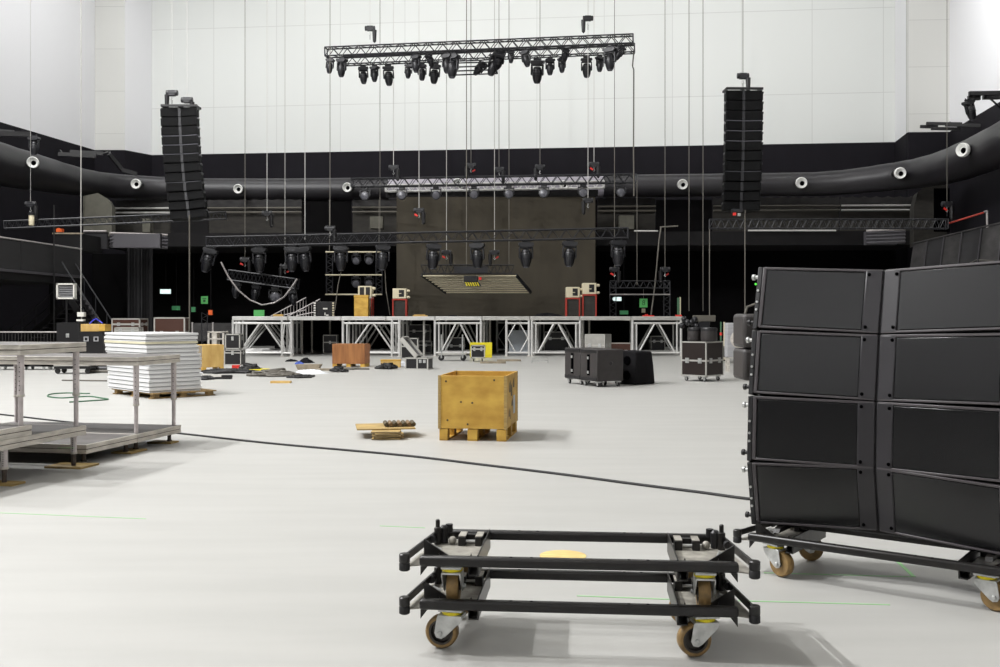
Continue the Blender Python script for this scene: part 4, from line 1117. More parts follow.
# right side mesh balustrade
t = thing('mesh_balustrade', 'grey mesh balustrade of the walkway along the right wall', 'balustrade', (18, 36, 3.0))
for i in range(7):
    y0, y1 = -3 + i * 1.6, -3 + (i + 1) * 1.6 - .04
    MB().add([(0, y0, 0), (0, y1, 0), (.25, y1, 2.0 - .04 * i), (.25, y0, 2.04 - .04 * i), (.05, y0, 0), (.05, y1, 0), (.3, y1, 2.0 - .04 * i), (.3, y0, 2.04 - .04 * i)], [(0, 1, 2, 3), (7, 6, 5, 4), (0, 3, 7, 4), (1, 5, 6, 2), (3, 2, 6, 7), (0, 4, 5, 1)]).build('mesh_panel', 'mesh_dk' if i % 2 else 'mesh', t)
    MB().tube((-.03, y0, 0), (.2, y0, 2.06 - .04 * i), .022, 5).build('mesh_post', 'corr', t)
MB().tube((.22, -3, 2.1), (.22, 8.2, 1.8), .035).build('top_rail', 'mesh', t)
MB().path([(0, -3, .9), (.1, 0, .6), (.1, 2, .75), (.1, 4, .35), (0, 8, .3)], .02, 5).build('cable_run', 'cable_grey', t)
struct('slab_walkway_right', MB().bx(18, 21, 28, 45, 2.7, 3.0), 'fascia')
t = thing('red_boom_pipe', 'red and grey pipe reaching over the right mesh balustrade', 'pipe', P(987, 217, 38.5))
b0 = P(987, 217, 38.5)
MB().tube(P(948, 223.5, 39.2) - b0, P(984, 212.5, 38.5) - b0, .035).build('red_arm', 'red', t)
MB().tube(P(984, 212, 38.5) - b0, P(987, 211, 38.5) - b0, .04).tube(P(987, 211, 38.5) - b0, P(987.5, 240, 38.4) - b0, .04).build('grey_post', 'alu_leg', t)
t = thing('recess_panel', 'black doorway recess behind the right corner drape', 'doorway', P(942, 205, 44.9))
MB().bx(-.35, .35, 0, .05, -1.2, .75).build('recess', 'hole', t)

# ------------------------------------------------------------------ back left equipment
case('flight_case', 'wide red-brown flight case with silver edges at the far left behind the white stack', (P(130, 333, 39).x, 39, .0), (1.16, .7, 1.52), R(-6), 'case_red', False, .85, 2, .05)
case('flight_case', 'tall red-brown flight case with silver edges left of the stage', (P(171.5, 333, 39).x, 39, .0), (1.18, .7, 1.56), R(5), 'case_red', False, .62, 2, .05)
case('flight_case', 'grey-edged low case in front of the wide red-brown case', (P(129, 330, 37).x, 37, 0), (.9, .5, 1.2), 0, 'case_slv', False, .9, 2, .04)
case('storage_case', 'black trunk with two pale handles under the pale plywood box at left', (P(94.5, 346, 31.5).x, 31.5, 0), (.8, .6, 1.13), 0, 'case_blk', False, None, 0, .012, edge='case_blk')
for i, px in enumerate((86.3, 96.2)):
    t = tag(MB().bx(-.075, .075, -.02, 0, -.075, -.045).bx(-.075, .075, -.02, 0, .045, .075).bx(-.075, -.045, -.02, 0, -.045, .045).bx(.045, .075, -.02, 0, -.045, .045).build('trunk_handle', 'panel_g'), None)
    t.location = P(px, 339, 31.17)
    t.parent = [o for o in C.objects if o.name == 'storage_case'][0]
    t.matrix_parent_inverse = Matrix.Translation(-Vector(t.parent.location))
t = thing('plywood_box', 'pale plywood box lying on the black trunk at left', 'box', (P(96, 331, 31.5).x, 31.5, 1.135))
MB().bx(-.38, .2, -.25, .25, 0, .23).build('box_body', 'ply_pale', t, bevel=.006)
MB().bx(.2, .38, -.25, .25, .01, .22).build('box_end', 'ply', t, bevel=.006)
tag(MB().path([(-.2, 0, .0), (-.12, .05, .1), (0, 0, .16), (.1, .05, .08), (.2, 0, .02)], .02, 5).build('blue_strap', 'blue_tag', loc=(P(96, 323, 31.5).x, 31.5, 1.375)), 'blue strap looped on top of the pale plywood box', 'strap')
case('storage_case', 'dark grey trunk left of the pale plywood box', (P(71.5, 346, 33).x, 33, 0), (.72, .6, 1.4), 0, 'case_blk', False, None, 1, .012, edge='mesh_dk')
# crowd barrier
t = thing('crowd_barrier', 'low grey barrier of upright bars at the far left behind the decks', 'barrier', (P(-4, 340, 34).x, 34, 0))
MB().tube((0, 0, 1.07), (2.85, 0, 1.07), .025).build('top_rail', 'alu_leg', t)
MB().tube((0, 0, .15), (2.85, 0, .15), .025).build('bottom_rail', 'alu_leg', t)
for q in range(27):
    MB().tube((q * .109, 0, .15), (q * .109, 0, 1.07), .012, 5).build('upright_bar', 'mesh', t)
for q in (0, 2.85):
    MB().path([(q, -.3, .02), (q, 0, .15), (q, .3, .02)], .025).build('foot', 'alu_leg', t)
# racks & dark cases right of stack
case('flight_case', 'black case with round dent on a dark trunk left of the stage end', (P(234.5, 360, 33.5).x, 33.5, .52), (.5, .5, .5), 0, 'case_blk', False, None, 1, .035)
case('storage_case', 'dark trunk with pale corners under the black case left of the stage end', (P(235, 360, 33.3).x, 33.3, .0), (.55, .6, .5), 0, 'case_blk', False, .8, 1, .025)
t = thing('steel_rack', 'open grey steel rack behind the plywood crate', 'rack', (P(216, 360, 34).x, 34, 0))
for s in (-1, 1):
    MB().bx(s * .25 - .03, s * .25 + .03, -.03, .03, 0, 1.1).bx(s * .25 - .03, s * .25 + .03, .47, .53, 0, 1.1).build('upright', 'alu_old', t)
for z in (.6, .85, 1.08):
    MB().bx(-.28, .28, -.03, .53, z - .03, z).build('shelf', 'alu_old', t)
MB().bx(-.1, .02, .0, .4, .6, 1.05).build('inner_box', 'alu_old', t)
t = thing('side_fence', 'low pale panel fence behind the racks left of the stage', 'fence', (P(206, 350, 44).x, 44, 0))
MB().bx(-.6, 1.2, 0, .04, .5, 1.3).build('fence_panel', 'mesh', t)
for x in (-.6, .3, 1.2):
    MB().bx(x - .03, x + .03, -.02, .05, 0, 1.33).build('fence_post', 'alu_leg', t)
t = thing('lattice_tower', 'thin black lattice post standing left of the stage end', 'tower', (P(204.5, 340, 42).x, 42, 0))
m = MB()
for s in (-1, 1): m.tube((s * .12, 0, 0), (s * .12, 0, 1.75), .018)
for q in range(7): m.tube((-.12, 0, q * .25), (.12, 0, q * .25 + .125), .01, 4).tube((.12, 0, q * .25 + .125), (-.12, 0, q * .25 + .25), .01, 4)
m.build('lattice', 'blk_truss', t)
# low carts behind the decks at left
t = thing('flat_cart', 'flat white-topped cart on black wheels behind the left decks', 'cart', G(71.5, 374))
MB().bx(-.5, .5, 0, .6, .22, .27).build('top_board', 'alu', t)
MB().bx(-.5, .5, .02, .58, .14, .2).build('chassis', 'blk', t)
for s in (-1, 1):
    for yy in (.08, .5):
        MB().lathe([(.07, -.03), (.08, 0), (.07, .03)], c=(s * .42, yy, .08), axis='Y', n=12).build('wheel', 'rubber', t)
k = G(100, 373)
t = thing('pipe_bundle', 'low bundle of black pipes lying left of the white deck stack', 'pipes', k)
for q in range(5):
    MB().tube((-.35, q * .09, .05 + (q % 2) * .08), (.3, q * .09 + .05, .05 + (q % 2) * .08), .045).build('pipe', 'blk' if q % 2 else 'cable_grey', t)
for i, (px, w) in enumerate(((12, .5), (38, .45), (47, .2))):
    t = thing('low_dolly', 'low black dolly on the floor under the left decks, %s from the frame edge' % ORD[i], 'dolly', G(px, 370), 0, 'low black dollies at left')
    MB().bx(-w, w, 0, .5, .1, .2).build('board', 'case_blk', t)
    for s in (-1, 1):
        MB().lathe([(.04, -.02), (.05, 0), (.04, .02)], c=(s * (w - .08), .05, .05), axis='Y', n=10).build('wheel', 'zinc', t)
        MB().lathe([(.04, -.02), (.05, 0), (.04, .02)], c=(s * (w - .08), .45, .05), axis='Y', n=10).build('wheel', 'zinc', t)
        MB().bx(s * (w - .08) - .03, s * (w - .08) + .03, .02, .08, .05, .1).bx(s * (w - .08) - .03, s * (w - .08) + .03, .42, .48, .05, .1).build('fork', 'zinc', t)
t = thing('grey_table', 'long low table with white top behind the left decks', 'table', G(94, 364))
MB().bx(-.5, .45, 0, .8, .85, .9).build('table_top', 'white_pl', t)
MB().bx(-.48, .43, .02, .78, .5, .83).build('apron', 'case_blk', t)
for sx in (-1, 1):
    for yy in (.05, .75):
        MB().bx(sx * .42 - .03, sx * .42 + .03, yy - .03, yy + .03, 0, .85).build('leg', 'alu_leg', t)

# ------------------------------------------------------------------ white deck stack on pallet
rz = R(44)
k = Vector((-6.88, 19.6, 0))
ux, uy = Vector((math.cos(rz), math.sin(rz), 0)), Vector((-math.sin(rz), math.cos(rz), 0))
c = k + ux * .555 + uy * 1.0
t = thing('pallet', 'wooden pallet under the tall stack of white deck panels', 'pallet', c + ux * .16 - uy * .12, rz)
for s in (-1, 0, 1):
    MB().bx(-.68, .68, s * .85 - .07, s * .85 + .07, .0, .022).build('bottom_board', 'pallet_wood', t)
    for q in (-1, 0, 1):
        MB().bx(q * .58 - .06, q * .58 + .06, s * .85 - .07, s * .85 + .07, .022, .09).build('block', 'pallet_wood', t)
for q in range(-3, 4):
    MB().bx(q * .2 - .075, q * .2 + .075, -.98, .98, .09, .115).build('top_board', 'pallet_wood', t)
N = 14
hh = (1.29 - .118) / N
for i in range(N):
    off = Vector((rnd.uniform(-.015, .015), rnd.uniform(-.015, .015), 0)) + (uy * .06 if i >= N - 3 else Vector((0, 0, 0))) - ux * (.03 if i > 8 else 0)
    t = thing('deck_panel', 'white aluminium deck panel lying flat, %s from the bottom of the tall stack' % ORD[i], 'deck panel', c + off + Vector((0, 0, .118 + i * hh)), rz, 'white deck panels in the tall stack')
    MB().bx(-.555, .555, -.99, .99, hh * .42, hh - .004).build('upper_frame', 'panel_y' if i == 11 else 'panel_w', t, bevel=.004)
    MB().bx(-.545, .545, -.98, .98, 0, hh * .2).build('lower_flange', 'panel_w', t)
    MB().bx(-.53, .53, -.965, .965, hh * .15, hh * .45).build('groove_web', 'panel_g', t)

# plywood crate, brown crate, low yellow box
t = thing('plywood_crate', 'pale plywood crate on short feet right of the white deck stack', 'crate', (P(209.5, 372, 29.5).x, 29.5, 0), R(35))
MB().bx(-.32, .32, -.32, .32, .12, .78).build('box_body', 'ply_pale', t, bevel=.006)
MB().bx(-.325, -.31, -.3, .3, .14, .76).build('side_sheet', 'ply_grey', t)
for sx in (-1, 1):
    for sy in (-1, 1):
        MB().bx(sx * .26 - .06, sx * .26 + .06, sy * .26 - .06, sy * .26 + .06, 0, .12).build('foot', 'ply', t)
k = G(333, 367)
t = thing('brown_crate', 'brown wood-veneer crate on blocks before the stage', 'crate', (k.x + .53, k.y + .3, 0), R(-9))
MB().bx(-.53, .53, -.3, .3, .1, .73).build('box_body', 'brown', t, bevel=.006)
MB().bx(.53, .538, -.29, .29, .11, .72).build('end_sheet', 'brown2', t)
for x in (-.46, 0, .46):
    MB().bx(x - .07, x + .07, -.28, .28, 0, .1).build('runner', 'ply', t)
k = G(380, 367.5)
t = thing('low_plywood_box', 'low yellow plywood box on the floor between brown crate and open case', 'box', (k.x + .32, k.y + .2, 0), R(3))
MB().bx(-.31, .31, -.2, .2, 0, .23).build('box_body', 'ply_pale', t, bevel=.006)
MB().bx(-.315, .315, -.205, .205, .2, .24).build('lid', 'ply', t, bevel=.004)
tag(crumple(.22, .2, .16, 6).build('white_bag', 'bag_w', loc=G(403, 366.5)), 'white bag on the floor left of the open case', 'bag')
# open flight case
k = G(407, 369.5)
t = thing('open_flight_case', 'black flight case with its silver lid tilted open before the stage', 'flight case', (k.x + .35, k.y + .25, 0), R(-14))
MB().bx(-.35, .35, -.25, .25, .0, .35).build('body', 'case_blk', t)
m = MB()
for x in (-.35, .02, .35):
    m.bx(x - .02, x + .02, -.262, -.24, 0, .36)
m.bx(-.36, .36, -.262, -.24, .32, .36).bx(-.36, .36, -.262, -.24, 0, .03).bx(.34, .362, -.25, .25, .32, .36).bx(.34, .362, -.25, .25, 0, .03).bx(-.362, -.34, -.25, .25, .32, .36)
m.build('edging', 'edge', t)
for x in (.12, .25):
    MB().bx(x - .04, x + .04, -.27, -.25, .2, .3).build('latch', 'zinc', t)
lm = Matrix.Translation((-.05, 0, .36)) @ Matrix.Rotation(R(48), 4, 'Y')
MB(lm).bx(-.72, 0, -.25, .25, 0, .06).build('lid', 'corr', t)
m = MB(lm)
for y in (-.25, .25): m.bx(-.72, 0, y - .02, y + .02, -.01, .12)
m.bx(-.74, -.7, -.26, .26, -.01, .14).bx(-.02, .02, -.26, .26, -.01, .1)
m.build('lid_edging', 'edge', t)

# ------------------------------------------------------------------ cable heaps and litter
def heap(label, px, py, w, h, m, n, r_=.022, seed=1, dp=.5):
    rr = random.Random(seed)
    k = G(px, py)
    pts = []
    for i in range(n):
        a = i * 2.3 + rr.uniform(-.5, .5)
        q = rr.uniform(.3, 1)
        z = r_ + max(0, h * (1 - q)) * rr.uniform(.3, 1)
        pts.append((w * q * math.cos(a), dp * q * math.sin(a), z))
    # catmull
    out = []
    for i in range(1, len(pts) - 2):
        p0, p1, p2, p3 = [Vector(p) for p in pts[i - 1:i + 3]]
        for s in range(5):
            t = s / 5
            v = .5 * ((2 * p1) + (p2 - p0) * t + (2 * p0 - 5 * p1 + 4 * p2 - p3) * t * t + (3 * p1 - p0 - 3 * p2 + p3) * t ** 3)
            v.z = max(r_, v.z)
            out.append(v)
    return tag(MB().path(out, r_, 6).build('cable_heap', m, loc=k), label, 'cables', 'cable heaps before the stage')
heap('long loose heap of black cables right of the plywood crate', 228, 373, .95, .14, 'rubber', 60, .03, 3)
heap('tall mound of dark cables behind the long loose heap', 250, 370.5, .4, .3, 'rubber', 50, .03, 4, .3)
heap('wide tangle of grey-black cables in the middle of the littered floor', 274, 376, .75, .26, 'cable_grey', 70, .03, 5)
heap('thin loose end of cable right of the wide tangle', 303, 377.5, .5, .06, 'rubber', 24, .022, 6)
heap('dark cable mound right of the brown crate', 388, 369, .4, .24, 'rubber', 56, .03, 8, .3)
heap('flat strip of cables lying right of the white deck stack', 203, 379.5, .45, .08, 'rubber', 36, .03, 9, .3)
heap('small dark cable mound beside the white plastic sheet', 338, 372, .3, .2, 'rubber', 44, .028, 10, .3)
heap('grey cables lying on the floor under the brown crate', 352, 369.5, .6, .05, 'cable_grey', 30, .02, 11, .3)
tag(MB().bx(-.35, .35, -.08, .08, 0, .05).bx(.1, .35, -.05, .1, .05, .1).build('black_bar', 'rubber', loc=G(218, 379)), 'short black bar on the floor right of the white deck stack', 'bar')
tag(MB().bx(-.24, .24, -.1, .1, 0, .05).build('wood_offcut', 'ply_pale', loc=G(281, 383)), 'small wood offcut alone on the floor before the cable tangle', 'wood')
tag(crumple(.48, .25, .11, 1).build('plastic_sheet', 'bag_w', loc=G(309, 373.5)), 'crumpled white plastic sheet among the cables', 'plastic')
t = tag(MB().prism([(-.3, .0), (.3, .0), (.38, .16), (-.38, .16)], -.2, .2, 'XZ').build('wood_tray', 'ply_grey', loc=G(309, 369.5)), 'shallow wooden tray behind the white plastic sheet', 'tray')
tag(MB().bx(-.45, .45, -.12, .12, 0, .06).build('wood_batten', 'ply_grey', loc=G(331, 370.5)), 'wooden batten lying left of the brown crate', 'wood')
tag(crumple(.26, .2, .18, 2).build('black_cloth', 'cover', loc=G(306, 363)), 'small black cloth bundle on the floor before the stage', 'cloth')
tag(crumple(.16, .12, .09, 3).build('blue_cloth', 'blue_rag', loc=G(299, 364)), 'small blue cloth beside the black cloth bundle', 'cloth')
tag(crumple(.22, .16, .09, 4).build('black_cloth', 'cover', loc=G(291, 361.5)), 'flat black cloth left of the blue cloth on the floor', 'cloth')
tag(MB().bx(-.1, .1, -.1, .1, 0, .12).build('red_box', 'red_tag', loc=G(236, 369)), 'small red fitting among the cables under the dark trunk', 'fitting')
tag(MB().bx(-.28, .05, -.1, .1, 0, .05).bx(.05, .3, -.08, .08, .0, .07).build('yellow_connector', 'yellow', loc=G(259, 371)), 'yellow connector lying between the two cable mounds', 'connector')
tag(crumple(.5, .3, .06, 5).build('plastic_sheet', 'bag_w', loc=G(219, 372.5)), 'flat white plastic sheet at the foot of the plywood crate', 'plastic')
# green cables by the stack
pts = [G(110, 391), G(90, 394), G(70, 393.5), G(52, 394.5), G(48, 397), G(62, 398.5), G(88, 397), G(100, 398.5), G(108, 400), G(90, 401.5), G(66, 403), G(53, 404.5)]
out = []
for i in range(1, len(pts) - 2):
    for s in range(6):
        u = s / 6
        p0, p1, p2, p3 = pts[i - 1:i + 3]
        out.append(.5 * ((2 * p1) + (p2 - p0) * u + (2 * p0 - 5 * p1 + 4 * p2 - p3) * u * u + (3 * p1 - p0 - 3 * p2 + p3) * u ** 3) + Vector((0, 0, .014)))
tag(MB().path(out, .014, 6).build('green_cable', 'cable_green'), 'loose green cable looping on the floor left of the deck stack', 'cable')
tag(MB().tube(G(62, 381) + Vector((0, 0, .02)), G(107, 381.5) + Vector((0, 0, .02)), .02).build('floor_rod', 'cable_grey'), 'thin grey rod lying behind the green cable', 'rod')
# long black cable
pts = [(-11, 18.5), (-8.25, 16.5), (-6.6, 15.3), (-4.48, 13.87), (-2.9, 12.75), (-1.17, 11.7), (-.2, 10.95), (.62, 10.3), (1.3, 9.7), (1.84, 9.25), (2.3, 8.85), (3.1, 8.4), (4.2, 8.1)]
out = []
for i in range(1, len(pts) - 2):
    for s in range(8):
        u = s / 8
        p0, p1, p2, p3 = [Vector((p[0], p[1], .013)) for p in pts[i - 1:i + 3]]
        out.append(.5 * ((2 * p1) + (p2 - p0) * u + (2 * p0 - 5 * p1 + 4 * p2 - p3) * u * u + (3 * p1 - p0 - 3 * p2 + p3) * u ** 3))
tag(MB().path(out, .013, 8).build('floor_cable', 'rubber'), 'long black cable running across the floor behind the wooden pallet box', 'cable')

# ------------------------------------------------------------------ wooden pallet box
k = G(438.5, 440.5)
rz = R(-8.2)
t = thing('pallet_box', 'open ochre wooden box on pallet feet in the middle of the floor', 'wooden box', (k.x, k.y, 0), rz)
W_, D_, H_, f_ = .9, 1.15, .855, .155
# local frame: x along the front, y back; skew so that the right side shows
sk = 0
def lx(x, y): return x + sk * y * 1.35
for nm, poly in (('front_panel', [(0, 0), (W_, 0), (W_, .022), (0, .022)]), ('back_panel', [(0, D_ - .022), (W_, D_ - .022), (W_, D_), (0, D_)]),
                 ('left_panel', [(0, .022), (.022, .022), (.022, D_ - .022), (0, D_ - .022)]), ('right_panel', [(W_ - .022, .022), (W_, .022), (W_, D_ - .022), (W_ - .022, D_ - .022)])):
    MB().prism([(lx(x, y), y) for x, y in poly], f_ + .005, H_).build(nm, 'ply', t, bevel=.004)
MB().prism([(lx(x, y), y) for x, y in ((.02, .02), (W_ - .02, .02), (W_ - .02, D_ - .02), (.02, D_ - .02))], f_ + .005, f_ + .03).build('floor_board', 'ply', t)
for x0, x1 in ((.01, .12), (.385, .515), (W_ - .13, W_ - .005)):
    for y0 in (.005, D_ / 2 - .08, D_ - .16):
        MB().prism([(lx(x, y), y) for x, y in ((x0, y0), (x1, y0), (x1, y0 + .15), (x0, y0 + .15))], 0.018, f_).build('pallet_block', 'ply', t, bevel=.005)
    MB().prism([(lx(x, y), y) for x, y in ((x0, .01), (x1, .01), (x1, D_ - .01), (x0, D_ - .01))], 0, .02).build('pallet_skid', 'ply', t)
for x in (.012, W_ - .012):
    for y in (.012, D_ - .012):
        MB().prism([(lx(x + a * .018, y + b * .018), y + b * .018) for a, b in ((-1, -1), (1, -1), (1, 1), (-1, 1))], f_, H_ + .002).build('corner_batten', 'ply_edge', t)
m = MB()
for x, z in ((.3, .51), (.45, .5), (.88, .5), (.39, .22), (.1, .78), (.12, .27), (.74, .8)):
    m.lathe([(.014, -.004), (.014, .001)], c=(x, 0, z), axis='Y', n=8)
m.build('knots', 'stamp', t)
m = MB()
for (y0, y1, z0, z1) in ((.25, .4, .62, .78), (.42, .56, .56, .74), (.64, .78, .66, .8), (.2, .3, .3, .42), (.34, .4, .26, .4), (.48, .62, .42, .52)):
    m.add([(lx(W_, y) + .004, y, z) for y, z in ((y0, z0), (y1, z0), (y1, z1), (y0 + .03, z1 - .04))], [(0, 1, 2, 3)])
m.build('stencil_marks', 'stamp', t)
m = MB()
m.add([(lx(W_, y) + .005, y, z) for y, z in ((.66, .3), (.84, .3), (.84, .55), (.66, .55))], [(0, 1, 2, 3)])
m.build('paper_label', 'pale_label', t)

# board stack left of it
k = G(361, 434)
t = thing('plywood_sheet', 'thin pale plywood sheet lying on the short boards left of the pallet box', 'board', (k.x, k.y - .42, 0), R(10))
MB().bx(.0, .78, -.15, .55, .115, .13).build('sheet', 'ply_edge', t)
for i in range(5):
    rr = R(rnd.uniform(-9, 9))
    t = thing('short_board', 'short plywood board in the low pile left of the pallet box, %s from the bottom' % ORD[i], 'board', (G(386, 440).x + rnd.uniform(-.02, .02), G(386, 440).y + .12 + rnd.uniform(-.03, .03), i * .023), R(8) + rr, 'short boards in the low pile')
    MB().bx(-.19, .19, -.13, .13, 0, .02).build('board_slab', 'ply_edge', t, bevel=.003)
    MB().bx(-.192, .192, -.132, .132, .007, .012).build('glue_line', 'ply_grey', t)
t = thing('slatted_mat', 'dark ribbed wooden mat on top of the thin plywood sheet', 'mat', (k.x + .32, k.y - .16, .132), R(10))
for i in range(7):
    MB().lathe([(.028, -.17), (.03, -.16), (.03, .16), (.028, .17)], c=(.04 + i * .062, 0, .03), axis='Y', n=10).build('slat', 'slat_dk' if i % 2 else 'stamp', t)

# ------------------------------------------------------------------ left stage decks
rz = R(-11.3)
EX, EY = Vector((math.cos(rz), math.sin(rz), 0)), Vector((-math.sin(rz), math.cos(rz), 0))
M['deck_leg'] = mat('galvanised deck leg', (214, 205, 204), 0.45, metal=0.1, vary=0.12, scale=(8, 8, 8))
def deck(label, near_right, w, ztop, legs, L=2.44, th=.1, pads=True, legmat='deck_leg', group='grey stage decks on legs'):
    t = thing('stage_deck', label, 'stage deck', (near_right[0], near_right[1], 0), rz, group)
    z0 = ztop - th
    MB().bx(-L + .02, -.02, .02, w - .02, ztop - .02, ztop).build('deck_board', 'deck_top', t)
    m = MB()
    for (a, b) in ((0, .046), (.053, .1)):
        za, zb = z0 + a * th / .1, z0 + b * th / .1
        m.bx(-.03, 0, 0, w, za, zb).bx(-L, -L + .03, 0, w, za, zb).bx(-L + .03, -.03, 0, .03, za, zb).bx(-L + .03, -.03, w - .03, w, za, zb)
    m.build('edge_frame', 'alu_old', t, bevel=.004)
    MB().bx(-L + .006, -.006, .006, w - .006, z0 + .03, z0 + .07).build('groove_web', 'leg_dark', t)
    for (x, y, zf) in legs:
        n = MB().tube((x, y, zf), (x, y, z0 + .01), .024, 12).build('leg', legmat, t)
        if z0 - zf > .3:
            MB().tube((x, y, zf + (z0 - zf) * .42), (x, y, z0 + .01), .033, 12).build('leg_sleeve', 'deck_leg', n)
            MB().lathe([(.036, -.012), (.04, 0), (.036, .012)], c=(x, y, zf + (z0 - zf) * .42), n=12).build('clamp_ring', 'alu_old', n)
            m = MB()
            for q in range(7):
                m.lathe([(.005, -.004), (.005, .001)], c=(x + .01, y - .032, zf + (z0 - zf) * (.5 + q * .065)), axis='Y', n=6)
            m.build('pin_holes', 'hole', n)
        else:
            MB().lathe([(.034, zf), (.034, zf + .015), (.026, zf + .02)], c=(x, y, 0), n=12).build('leg_foot', 'leg_dark', n)
    return t
A1 = Vector((-4.55, 11.0, 0))
A2 = A1 + EY * 1.03
BF = Vector((-4.5, 10.88, 0))
BN = BF - EY * 1.95
CF = Vector((-4.68, 10.0, 0))
CN = CF - EY * 1.02
UN = BF - EY * 1.08
deck('low grey stage deck at floor height, nearer half of the lowest pair', A1, 1.02, .22, [(-.1, .1, .022), (-.1, .93, .022), (-2.3, .1, 0), (-2.3, .93, 0)], legmat='leg_dark')
deck('low grey stage deck at floor height, farther half of the lowest pair', A2, 1.02, .22, [(-.1, .12, .022), (-.1, .9, .022), (-2.3, .1, 0), (-2.3, .93, 0)], legmat='leg_dark')
deck('grey stage deck one step higher than the lowest pair, at the frame edge', BN, 1.95, .45, [(-.1, 1.87, .022), (-.1, .77, .022), (-2.3, 1.87, 0), (-2.3, .1, 0)], legmat='leg_dark')
deck('bare grey stage deck lying flat on the step-high deck at the frame edge', CN, 1.02, .552, [], legmat='leg_dark')
deck('tall grey stage deck on telescopic legs standing over the lowest decks', A2, 1.0, 1.14, [(-.06, .06, .222), (-.06, .94, .222), (-2.36, .94, .222), (-2.36, .06, .222)])
deck('tallest grey stage deck on telescopic legs at the left frame edge', UN, 1.08, 1.355, [(-.07, .1, .554), (-.07, 1.0, .452), (-2.36, 1.0, .452), (-2.36, .1, .554)])
def pad(label, p, a, b):
    tag(MB().bx(-a, a, -b, b, 0, .021).build('plywood_pad', 'ply_edge', loc=p, bevel=.003), label, 'pad', 'plywood pads under deck legs').rotation_euler = (0, 0, rz)
def w_(o, x, y): return o + EX * x + EY * y
pad('plywood pad under the far right leg of the lowest decks', w_(A2, -.18, .88), .17, .1)
pad('plywood pad under the middle right leg of the lowest decks', w_(A1, -.12, 1.04), .13, .18)
pad('plywood pad under the corner leg of the step-high deck', w_(BN, -.16, 1.93), .22, .17)
pad('plywood pad under the nearest leg at the left frame edge', w_(BN, -.2, .77), .26, .1)

# ------------------------------------------------------------------ foreground dollies
def caster(parent, x, y, zt, ang, rear=False):
    """zt: underside of the plate; total height .2; wheel trails along ang"""
    mm = Matrix.Translation((x, y, zt)) @ Matrix.Rotation(ang, 4, 'Z')
    c = MB(mm)
    c.box((0, 0, -.006), (.12, .1, .012))
    for s in (-1, 1):
        c.prism([(-.058, -.03), (.064, -.03), (.068, -.045), (.08, -.118), (.07, -.14), (.044, -.146), (.022, -.132), (-.05, -.062), (-.058, -.045)], s * .045 - .003, s * .045 + .003, 'XZ')
    c.box((.003, 0, -.034), (.12, .094, .01))
    c = c.build('caster', 'zinc', parent, bevel=.002)
    MB(mm).lathe([(.048, -.03), (.052, -.027), (.052, -.014), (.048, -.012)], n=24).build('swivel_ring', 'yellow', c)
    wc = (.052, 0, -.119)
    MB(mm).lathe([(.062, -.029), (.074, -.029), (.081, -.02), (.082, 0), (.081, .02), (.074, .029), (.062, .029), (.062, -.029)], c=wc, axis='Y', n=36).build('tyre', 'tyre', c)
    h = MB(mm)
    h.lathe([(.052, -.026), (.0625, -.028), (.0625, .028), (.052, .026), (.052, -.026)], c=wc, axis='Y', n=28)
    h.lathe([(.02, -.036), (.024, -.03), (.024, .03), (.02, .036)], c=wc, axis='Y', n=16)
    h.lathe([(.05, -.004), (.05, .004)], c=wc, axis='Y', n=20)
    for q in range(8):
        a = q * math.pi / 4
        h.beam(Vector(wc) + Vector((.022 * math.cos(a), 0, .022 * math.sin(a))), Vector(wc) + Vector((.056 * math.cos(a), 0, .056 * math.sin(a))), .03, .009, (0, 1, 0))
    h.build('wheel_hub', 'hub', c)
    MB(mm).lathe([(.009, -.06), (.013, -.056), (.013, -.048), (.006, -.046), (.006, .046), (.013, .048), (.013, .056), (.009, .06)], c=wc, axis='Y', n=12).build('axle_bolt', 'zinc', c)
    return c
